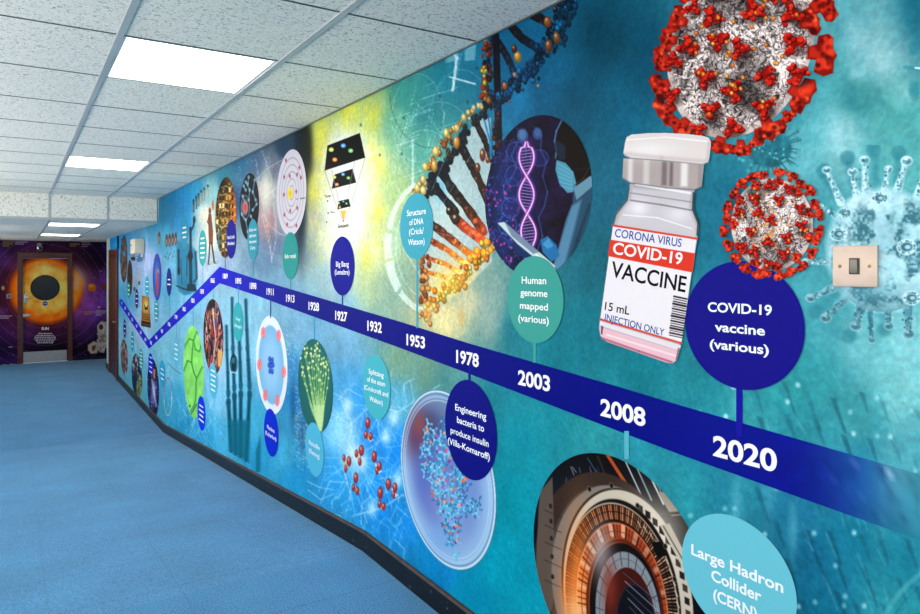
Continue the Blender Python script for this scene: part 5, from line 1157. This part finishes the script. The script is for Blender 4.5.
# small red spiked virus
w = over_bg(712, 158, 836, 288, .45)
for k in range(24):
    a = k * 2 * math.pi / 24 + .1 + rg.uniform(-.06, .06); q = rg.uniform(.96, 1.05); rim_spike(w, 773.5 + 47.5 * q * math.cos(a), 224.5 + 51.5 * q * math.sin(a), 7.2, a, rg, .8)
virus_body(w, 773.5, 224.5, 41, 46, .62, 14)
for k in range(11): a = k * 2 * math.pi / 11 + .3; rim_spike(w, 773.5 + 39 * math.cos(a), 224.5 + 43 * math.sin(a), 6, a, rg, .8)
for x, y in ((155, 140), (110, 180), (185, 185), (62, 220), (122, 222), (160, 245), (250, 210), (100, 280), (150, 312), (208, 298), (255, 262), (108, 342), (200, 350), (150, 380), (215, 150), (70, 330)):
    blob_cluster(w, 720 + x / 3.07, 140 + y / 3.07, 6, rg, 12)
for i in range(60): a = rg.uniform(0, 6.28); d = rg.uniform(.1, .95); w.ell(773.5 + 40 * d * math.cos(a), 224.5 + 45 * d * math.sin(a), 1.1, 1.2, rg.choice(['f0a040', 'e89858', 'f0b878']))
pic_obj('virus_picture', w, .0052, M_pr, mural, label='smaller grey virus with red spikes above the COVID-19 caption')

# ---- vaccine vial
def q_(x, y): return (590 + x / 2.19, 120 + y / 2.19)
vp = over_bg(596, 128, 716, 368, .4)
# glass body
body = [q_(90, 140), q_(86, 172), q_(62, 200), q_(55, 222), q_(22, 455), q_(26, 474), q_(40, 486), q_(170, 531), q_(184, 533), q_(194, 524), q_(240, 250), q_(242, 228), q_(228, 196), q_(232, 152)]
vp.poly(body, 'b8b4b8'); 
inner = [q_(96, 150), q_(92, 176), q_(70, 204), q_(62, 226), q_(52, 300), q_(230, 320), q_(236, 232), q_(220, 196), q_(224, 160)]
vp.poly(inner, 'd2ccd0', soft=3); vp.glow(640, 208, 10, 8, 'f4eef0', .9); vp.glow(680, 214, 12, 8, 'eae4e8', .8); vp.line([q_(88, 150), q_(84, 176), q_(60, 206), q_(54, 228)], 1.6, '5c585c', .9); vp.line([q_(230, 160), q_(228, 196), q_(240, 226), q_(238, 252)], 1.8, '4c484c', .9)
vp.line([q_(92, 176), q_(160, 186), q_(226, 198)], 1.6, '847e84', .8); vp.line([q_(104, 140), q_(160, 150), q_(222, 160)], 2.6, 'f4f0f2', .9); vp.line([q_(92, 160), q_(226, 180)], 1.2, '8c868c', .7); vp.glow(620, 190, 3, 10, '6c686c', .5); vp.line([q_(76, 208), q_(150, 214), q_(226, 238)], 1.2, 'f8f4f6', .8)
# label and liquid
vp.poly([q_(53, 232), q_(236, 262), q_(204, 486), q_(26, 434)], 'efe9ec')
vp.poly([q_(47, 262), q_(233, 292), q_(228, 334), q_(42, 298)], 'dc4836')
vp.line([q_(53, 231), q_(237, 260)], 2.0, 'd84838'); vp.line([q_(25, 436), q_(204, 489)], 1.8, 'dc5040')
vp.poly([q_(25, 440), q_(203, 493), q_(199, 505), q_(24, 450)], 'e8e0e4'); vp.poly([q_(24, 452), q_(199, 506), q_(193, 526), q_(182, 533), q_(168, 530), q_(38, 484), q_(25, 470)], 'eac4cc'); vp.line([q_(30, 478), q_(110, 506), q_(182, 530)], 2.4, 'b86c80', .8); vp.line([q_(40, 470), q_(190, 516)], 2, 'f6e4e8', .8)
vp.poly([q_(28, 450), q_(32, 452), q_(30, 470), q_(27, 468)], '3c2c34', .8); vp.poly([q_(196, 498), q_(200, 500), q_(194, 524), q_(190, 526)], '8c6470', .8)
for k in range(17):
    y0 = 386 + k * 5.3; wv = [1.6, .8, 1.2, 2.0, .7][k % 5]; vp.line([q_(187 - k * .62, y0), q_(215 - k * .62, y0 + 6)], wv, '241c20')
# cap
vp.poly([q_(76, 84), q_(74, 128), q_(90, 138), q_(170, 148), q_(232, 152), q_(248, 146), q_(253, 96)], 'b9adab'); n0 = (vp.X - 625) / 80
m = (vp.Y > 156) & (vp.Y < 190); 
for x, wd, c, a in ((632, 5, 'e8e2e0', .8), (648, 6, 'dcd6d4', .8), (666, 5, '84787a', .95), (673, 3, '6c6264', .8), (686, 7, 'f0ecea', .9), (702, 4, 'a09698', .8)):
    pts = [(x - wd / 2, 158 + (x - 625) * .07), (x + wd / 2, 158 + (x - 625) * .07), (x + wd / 2 - .6, 183 + (x - 625) * .06), (x - wd / 2 - .6, 183 + (x - 625) * .06)]
    vp.poly(pts, c, a, soft=3, alpha='clip')
vp.line([q_(76, 128), q_(92, 138), q_(170, 149), q_(232, 153), q_(247, 146)], 1.2, '8c8486', .9)
vp.poly([q_(80, 48), q_(83, 38), q_(94, 32), q_(130, 29), q_(170, 28.5), q_(215, 31), q_(250, 35), q_(263, 39), q_(268, 48), q_(268, 56), q_(264, 86), q_(260, 93), q_(248, 97), q_(205, 93), q_(160, 88), q_(120, 86), q_(90, 83), q_(79, 79), q_(76, 72)], 'e6dcd9'); vp.glow(650, 150, 30, 9, 'f4eeec', .8); vp.line([q_(79, 74), q_(160, 83), q_(262, 91)], 3, 'cdc0bd', .7, soft=4, alpha='clip'); vp.line([q_(84, 44), q_(170, 38), q_(264, 48)], 1.4, 'faf6f4', .8); vp.line([q_(78, 76), q_(92, 84), q_(160, 89), q_(250, 98), q_(263, 92)], 1.1, 'a49c9c', .9); vp.line([q_(264, 50), q_(260, 90)], 3, 'cfc6c6', .8, soft=3)
vial = pic_obj('vial_picture', vp, .0056, M_pr, mural, label='printed glass vaccine vial with white cap and red and white label')
vt = lambda s, x, y, wd, h, col, sl, lean=-.12, b=.012: text_lines([(s, q_(x, y)[0], q_(x, y)[1], wd / 2.19, h / 2.19, sl, lean)], .0060, col, M_pr, vial, name='label_text', bold=b)
vt('CORONA VIRUS', 131, 258, 146, 18, '2c62a4', .155); vt('COVID-19', 130, 292, 152, 25, 'f8f2f2', .16, b=.02); vt('VACCINE', 132, 343, 164, 34, '1c181c', .21, b=.016)
vt('15 mL', 63, 412, 54, 18, '241c20', .2); vt('INJECTION ONLY', 101, 448, 130, 15, '2c5ca4', .26)
adopt(mural)

# ================================================================ END WALL: sun door and space mural
space = thing('mural', (.6, ENDY, FZ), 'dark purple solar system mural around the brown-framed sun door at the corridor end', 'mural')
rg = random.Random(5)
def space_pic(x0, y0, x1, y1, step):
    p = Pic.rect(x0, y0, x1, y1, step, '2c1c4c')
    n = fbm(p.X, p.Y, 26, 51, 5); n2 = fbm(p.X, p.Y, 14, 61, 4); band = np.exp(-((p.Y - 296 + (p.X - 45) * .05) / 30) ** 2)
    p.c += (np.clip(n - .38, 0, 1)[..., None] * hx('7c50b8') * 1.6 * (.35 + band[..., None])); p.c += (np.clip(n2 - .5, 0, 1)[..., None] * hx('8048a0') * .8 * band[..., None])
    p.glow(84, 276, 12, 10, '6c4a8c', .7); p.glow(8, 330, 14, 16, '5c2c80', .6); p.glow(60, 350, 60, 10, '08060e', .7); p.glow(95, 260, 14, 14, '120c20', .7)
    for k in range(9): p.ring(45.6, 290.5, 40 + k * 8.5, 38 + k * 8.5, .5, '9c8cb8', .5)
    r = random.Random(8)
    for i in range(170): p.ell(r.uniform(-90, 190), r.uniform(236, 360), .35, .35, 'e8e0f4', r.uniform(.3, .9))
    # the sun
    p.glow(45.6, 290.5, 44, 38, 'a83810', .8); p.glow(74, 281, 11, 12, 'fff0d8', .9)
    p.ell(45.6, 290.5, 36.5, 33.5, 'f07414', .95, soft=5); p.poly([(68, 268), (78, 274), (84, 282), (80, 296), (70, 312), (60, 318)], 'f8a024', .8, soft=5)
    sl = np.hypot((p.X - 45.6) / 33.5, (p.Y - 290.5) / 31.5); m = 1 - ss(.9, 1.02, sl); t = fbm(p.X, p.Y, 9, 71, 4)
    col = hx('ffd26a') + (t[..., None] - .5) * np.array([.15, .5, .5]) - np.exp(-((sl - .9) / .14) ** 2)[..., None] * np.array([0, .22, .2]); p.c[:] = p.c * (1 - m[..., None]) + np.clip(col, 0, 1) * m[..., None]
    p.glow(48, 270, 16, 6, 'fff4b0', .5); p.glow(76, 282, 5, 9, 'e8d4d8', .6)
    p.ell(92, 287.5, 4.3, 4.2, 'c87824'); p.ell(91, 286, 2.6, 1.4, 'f0b050', .8, soft=1.5); p.ell(104, 287, 2.4, 3, '8c4424'); p.ell(3, 288, 1.6, 2.2, 'b8a484')
    np.clip(p.c, 0, 1, out=p.c); return p
sp = space_pic(-75, 239, 190, 366, .5)
# astronaut at the right
def A(pts, c, **k): sp.poly(pts, c, soft=1, **k)
A([(97, 326), (101, 321), (107, 322), (108, 330), (107, 344), (104, 353), (99, 352), (96, 346), (98, 338)], 'b8b0ac'); A([(88, 345), (94, 341), (99, 344), (97, 353), (91, 354), (88, 350)], 'c4b4a4'); A([(92, 346), (96, 345), (95, 350), (92, 351)], '5c4c44')
sp.ell(101.6, 327, 3.6, 4.4, 'd0c8c0'); sp.ell(101, 327, 2.2, 2.8, '4c4640'); A([(99, 336), (105, 334), (105, 342), (99, 344)], '8c8480')
for i in range(26): sp.ell(rg.uniform(97, 107), rg.uniform(330, 352), .7, .9, rg.choice(['ece4dc', '7c746c', '54504c']), .7)
# captions as rows of fine print
def rows(x0, y0, x1, n, c, g=2.0):
    for k in range(n):
        x = x0
        while x < x1 - 1 - (k == n - 1) * 4: w_ = rg.uniform(.7, 2); sp.line([(x, y0 + k * g), (min(x1, x + w_), y0 + k * g)], .8, c, .85); x += w_ + .7
rows(3, 242, 14, 3, 'c8a840'); rows(15.5, 242, 28, 2, 'cfc8d4'); rows(70, 244, 80, 2, 'c8a840'); rows(82, 242.4, 91, 3, 'c8b0a0'); rows(84, 312, 96, 2, 'c8a048'); rows(96, 311, 106, 3, 'd4ccd4'); rows(98, 307, 105, 1, 'f0ecf0'); rows(0, 316, 13, 2, 'd4ccd4'); rows(9, 347, 13, 2, 'd4ccd4'); rows(100, 271, 106, 1, 'c8a048')
CXs, CYs = sp.X, sp.Y; xw, _, zw = on_end(CXs, CYs); mask = ~((xw > DX0) & (xw < DX1) & (zw < DTOP)) & (xw < 3.38) & (xw > LEFT + .004) & (zw > FZ + .01) & (zw < CEIL_FAR - .001)
grid_obj('background_print', CXs, CYs, sp.c, .002, M_pr, space, mask=mask.astype(float), proj=on_end, label='purple space print with orbit rings, planets and an astronaut'); adopt(space)

d = bpy.data.objects.new('door_2', None); C.objects.link(d); d['kind'] = 'structure'; d.location = ((DX0 + DX1) / 2, ENDY, FZ); bpy.context.view_layer.update()
FX0, FX1, FTOP = on_end(17.4, 300)[0], on_end(72.4, 300)[0], on_end(45, 252.6)[2]
bm = bmesh.new()
box(bm, (FX0, ENDY - .03, FZ), (DX0, ENDY - .0025, FTOP), .003); box(bm, (DX1, ENDY - .03, FZ), (FX1, ENDY - .0025, FTOP), .003); box(bm, (DX0, ENDY - .03, DTOP), (DX1, ENDY - .0025, FTOP), .003)
bm_obj('door_frame', bm, M_wood, d)
bm = bmesh.new(); g = .0015
box(bm, (DX0 - g, ENDY - .002, FZ), (DX0 + .014, ENDY + .05, DTOP + g)); box(bm, (DX1 - .014, ENDY - .002, FZ), (DX1 + g, ENDY + .05, DTOP + g)); box(bm, (DX0, ENDY - .002, DTOP - .014), (DX1, ENDY + .05, DTOP + g))
bm_obj('door_jamb', bm, M_woodd, d)
LX0, LX1, LT = DX0 + .018, DX1 - .018, DTOP - .02
leaf = box_obj('door_leaf', (LX0, ENDY + .035, FZ + .008), (LX1, ENDY + .075, LT), M_woodd, d)
lp = space_pic(20.5, 255, 69.5, 364, .3)
def on_leaf(x, y, off=0.0):
    k = ENDY / (CT - (x - CXP) / F * ST); X_ = k * (x - VX) * CT / F; return X_, (ENDY + .035 - off) + 0 * X_, EYE + k * (VY - y) / F
xw, _, zw = on_leaf(lp.X, lp.Y); mask = (xw > LX0) & (xw < LX1) & (zw < LT) & (zw > FZ + .012)
pr = grid_obj('sun_print', lp.X, lp.Y, lp.c, .0015, M_pr, d, mask=mask.astype(float), proj=on_leaf, label='orange sun print on the door')
text_lines([('SUN', 45.2, 328.6, 7.2, 2.6)], .003, 'f4f0f0', M_pr, d, name='sun_text', bold=.03, proj=on_leaf)
V = []; Fq = []
for k in range(6):
    wdt = (7, 9, 10.5, 11, 9.5, 8)[k]; y = 333.2 + k * 1.85; x = 45.2 - wdt
    while x < 45.2 + wdt:
        w_ = rg.uniform(1, 3); e = min(x + w_, 45.2 + wdt); b0 = len(V)
        V += [[float(q) for q in on_leaf(a, b, .003)] for a, b in ((x, y), (e, y), (e, y + .85), (x, y + .85))]; Fq.append([b0, b0 + 1, b0 + 2, b0 + 3]); x = e + .6
link('sun_text', np_mesh('sun_text', V, Fq, 'd8d0dc'), M_pr, d)
wx, _, wz = on_leaf(45.3, 287.8); rw = .262
bm = bmesh.new(); lathe(bm, [(0, rw), (.008, rw), (.011, rw - .012), (.004, rw - .016)], (wx, ENDY + .0345, wz), (0, -1, 0), 64); bm_obj('vision_panel', bm, M_black, d, smooth=True, label='round dark glass panel')
bm = bmesh.new(); sx, _, sz = on_leaf(45.2, 303.6); lathe(bm, [(0, .047), (.003, .047)], (sx, ENDY + .033, sz), (0, -1, 0), 32); st_ = bm_obj('door_sticker', bm, mat('blue sticker', '2450b8', .4), d, label='round blue sticker')
box_obj('sticker_mark', (sx - .03, ENDY + .0285, sz - .004), (sx + .03, ENDY + .0296, sz + .004), M_tray, st_)
kz = on_leaf(45, 351.2)[2]
box_obj('kick_plate', (LX0 + .006, ENDY + .029, FZ + .012), (LX1 - .006, ENDY + .0335, kz), M_steel, d)
hx0, _, hz0 = on_leaf(25.4, 298.4)
box_obj('push_plate', (hx0 - .03, ENDY + .028, hz0 - .085), (hx0 + .03, ENDY + .0335, hz0 + .085), M_steel, d, bev=.001)
bm = bmesh.new(); lathe(bm, [(0, .012), (.05, .012), (.055, .008)], (hx0, ENDY + .028, hz0 + .02), (0, -1, 0), 20); box(bm, (hx0 - .01, ENDY - .03, hz0 + .011), (hx0 + .09, ENDY - .014, hz0 + .03), .004); bm_obj('door_handle', bm, M_chrome, d, smooth=True)
hx1, _, hz1 = on_leaf(27.4, 315.6)
bm = bmesh.new(); box(bm, (hx1 - .075, ENDY + .027, hz1 - .03), (hx1 + .05, ENDY + .0335, hz1 + .03), .002); lathe(bm, [(0, .02), (.028, .018), (.03, .01)], (hx1 + .02, ENDY + .027, hz1), (0, -1, 0), 20); bm_obj('door_lock', bm, M_steel, d, smooth=True)
for o in d.children:
    o.matrix_parent_inverse = Matrix.Translation(-d.location)

# small fixtures on the end wall
ax, _, az = on_end(39.4, 247.2)
t = thing('dome_camera', (ax, ENDY - .002, az), 'small chrome dome camera above the sun door', 'camera')
bm = bmesh.new(); lathe(bm, [(0, .05), (.02, .05), (.03, .03), (.06, .026)], (ax, ENDY - .002, az + .03), (0, -1, 0), 28); bm_obj('mount', bm, M_tray, t, smooth=True)
bm = bmesh.new(); bmesh.ops.create_uvsphere(bm, u_segments=28, v_segments=16, radius=.072, matrix=Matrix.Translation((ax, ENDY - .10, az - .012))); bm_obj('dome', bm, M_chrome, t, smooth=True)
bm = bmesh.new(); lathe(bm, [(0, .03), (.004, .03), (.006, .02)], (ax + .005, ENDY - .168, az - .02), (0, -1, 0), 20); bm_obj('lens', bm, M_black, t, smooth=True); adopt(t)
kx_, _, kz_ = on_end(9.2, 296)
t = thing('door_control', (kx_, ENDY - .002, kz_), 'grey square door control plate on the purple wall left of the sun door', 'switch')
bm = bmesh.new(); box(bm, (kx_ - .045, ENDY - .012, kz_ - .045), (kx_ + .045, ENDY - .0005, kz_ + .045), .003); bm_obj('plate', bm, mat('grey plastic', '8c8a94', .5), t, smooth=True)
bm = bmesh.new(); lathe(bm, [(0, .02), (.008, .02), (.01, .015)], (kx_, ENDY - .0118, kz_), (0, -1, 0), 24); bm_obj('button', bm, M_dgrey, t, smooth=True); adopt(t)

# emergency light box on the right wall
t = thing('emergency_light', (WALL - .002, 10.48, EYE + .2), 'cream emergency light box with a small lamp under it on the mural', 'emergency light')
z0, z1 = EYE + .197, EYE + .398
box_obj('housing', (WALL - .127, 10.26, z0), (WALL - .0066, 10.70, z1), M_cream, t, bev=.006)
bm = bmesh.new(); lathe(bm, [(0, .014), (.006, .014), (.008, .01)], (WALL - .127, 10.6, z0 + .12), (-1, 0, 0), 16); bm_obj('key_switch', bm, M_black, t, smooth=True)
bm = bmesh.new()
lathe(bm, [(0, .008), (.05, .008)], (WALL - .03, 10.30, z0), (0, 0, -1), 14); lathe(bm, [(0, .015), (.025, .036), (.05, .042), (.056, .038)], (WALL - .058, 10.33, z0 - .065), (-.2, -.95, -.2), 24)
bm_obj('lamp_head', bm, M_chrome, t, smooth=True)
bm = bmesh.new(); pts = [(WALL - .1, 10.55, z0), (WALL - .1, 10.53, z0 - .05), (WALL - .08, 10.42, z0 - .035), (WALL - .04, 10.34, z0 - .02)]
for a, b in zip(pts, pts[1:]): a, b = Vector(a), Vector(b); lathe(bm, [(0, .004), ((b - a).length, .004)], a, b - a, 8)
lathe(bm, [(0, .012), (.02, .03), (.035, .032)], (WALL - .1, 10.53, z0 - .05), (-.5, -.6, -.6), 20)
bm_obj('bracket', bm, M_dgrey, t, smooth=True); adopt(t)

# light switch, near right
yA, zA = float(on_wall(857.2, 266.2)[1]), float(on_wall(857.2, 266.2)[2]); hw, hh = .0455, .0425; wf = WALL - .0062
t = thing('light_switch', (WALL - .002, yA, zA), 'satin nickel single light switch on the pale teal virus print', 'light switch')
bm = bmesh.new(); box(bm, (wf - .0045, yA - hw, zA - hh), (wf, yA + hw, zA + hh), .0018); bm_obj('plate', bm, M_nickel, t, smooth=True)
bm = bmesh.new(); box(bm, (wf - .0062, yA - .0105, zA - .017), (wf - .0046, yA + .0105, zA + .017), .0006); bm_obj('rocker_surround', bm, M_dgrey, t, smooth=True)
bm = bmesh.new(); box(bm, (wf - .0098, yA - .0078, zA - .0140), (wf - .0062, yA + .0078, zA + .0140), .0012)
for vv in bm.verts:
    if vv.co.x < wf - .008 and vv.co.z < zA: vv.co.x += .0022
bm_obj('rocker', bm, M_rock, t, smooth=True)
for s_ in (-1, 1):
    bm = bmesh.new(); lathe(bm, [(0, .0036), (.0008, .0036), (.0014, .0026)], (wf - .0045, yA + s_ * .030, zA), (-1, 0, 0), 20); sc = bm_obj('screw', bm, M_brassy, t, smooth=True)
    box_obj('screw_slot', (wf - .0062, yA + s_ * .030 - .0025, zA - .0004), (wf - .0059, yA + s_ * .030 + .0025, zA + .0004), M_black, sc)
adopt(t)

# ================================================================ camera, light, view
cd = bpy.data.cameras.new('camera'); cam = bpy.data.objects.new('camera', cd); C.objects.link(cam)
cam.location = (0, 0, EYE); cam.rotation_euler = (math.radians(90), 0, -TH)
cd.sensor_width = 36; cd.lens = 36 * F / 920; cd.shift_y = -(307 - VY) / 920; cd.clip_start = .02; cd.clip_end = 60
bpy.context.scene.camera = cam
w = bpy.data.worlds.new('World'); bpy.context.scene.world = w; w.use_nodes = True
w.node_tree.nodes['Background'].inputs[0].default_value = (.6, .75, 1, 1); w.node_tree.nodes['Background'].inputs[1].default_value = .3
vs = bpy.context.scene.view_settings; vs.view_transform = 'Standard'; vs.look = 'None'; vs.gamma = 1; vs.use_curve_mapping = False; vs.exposure = 0.64
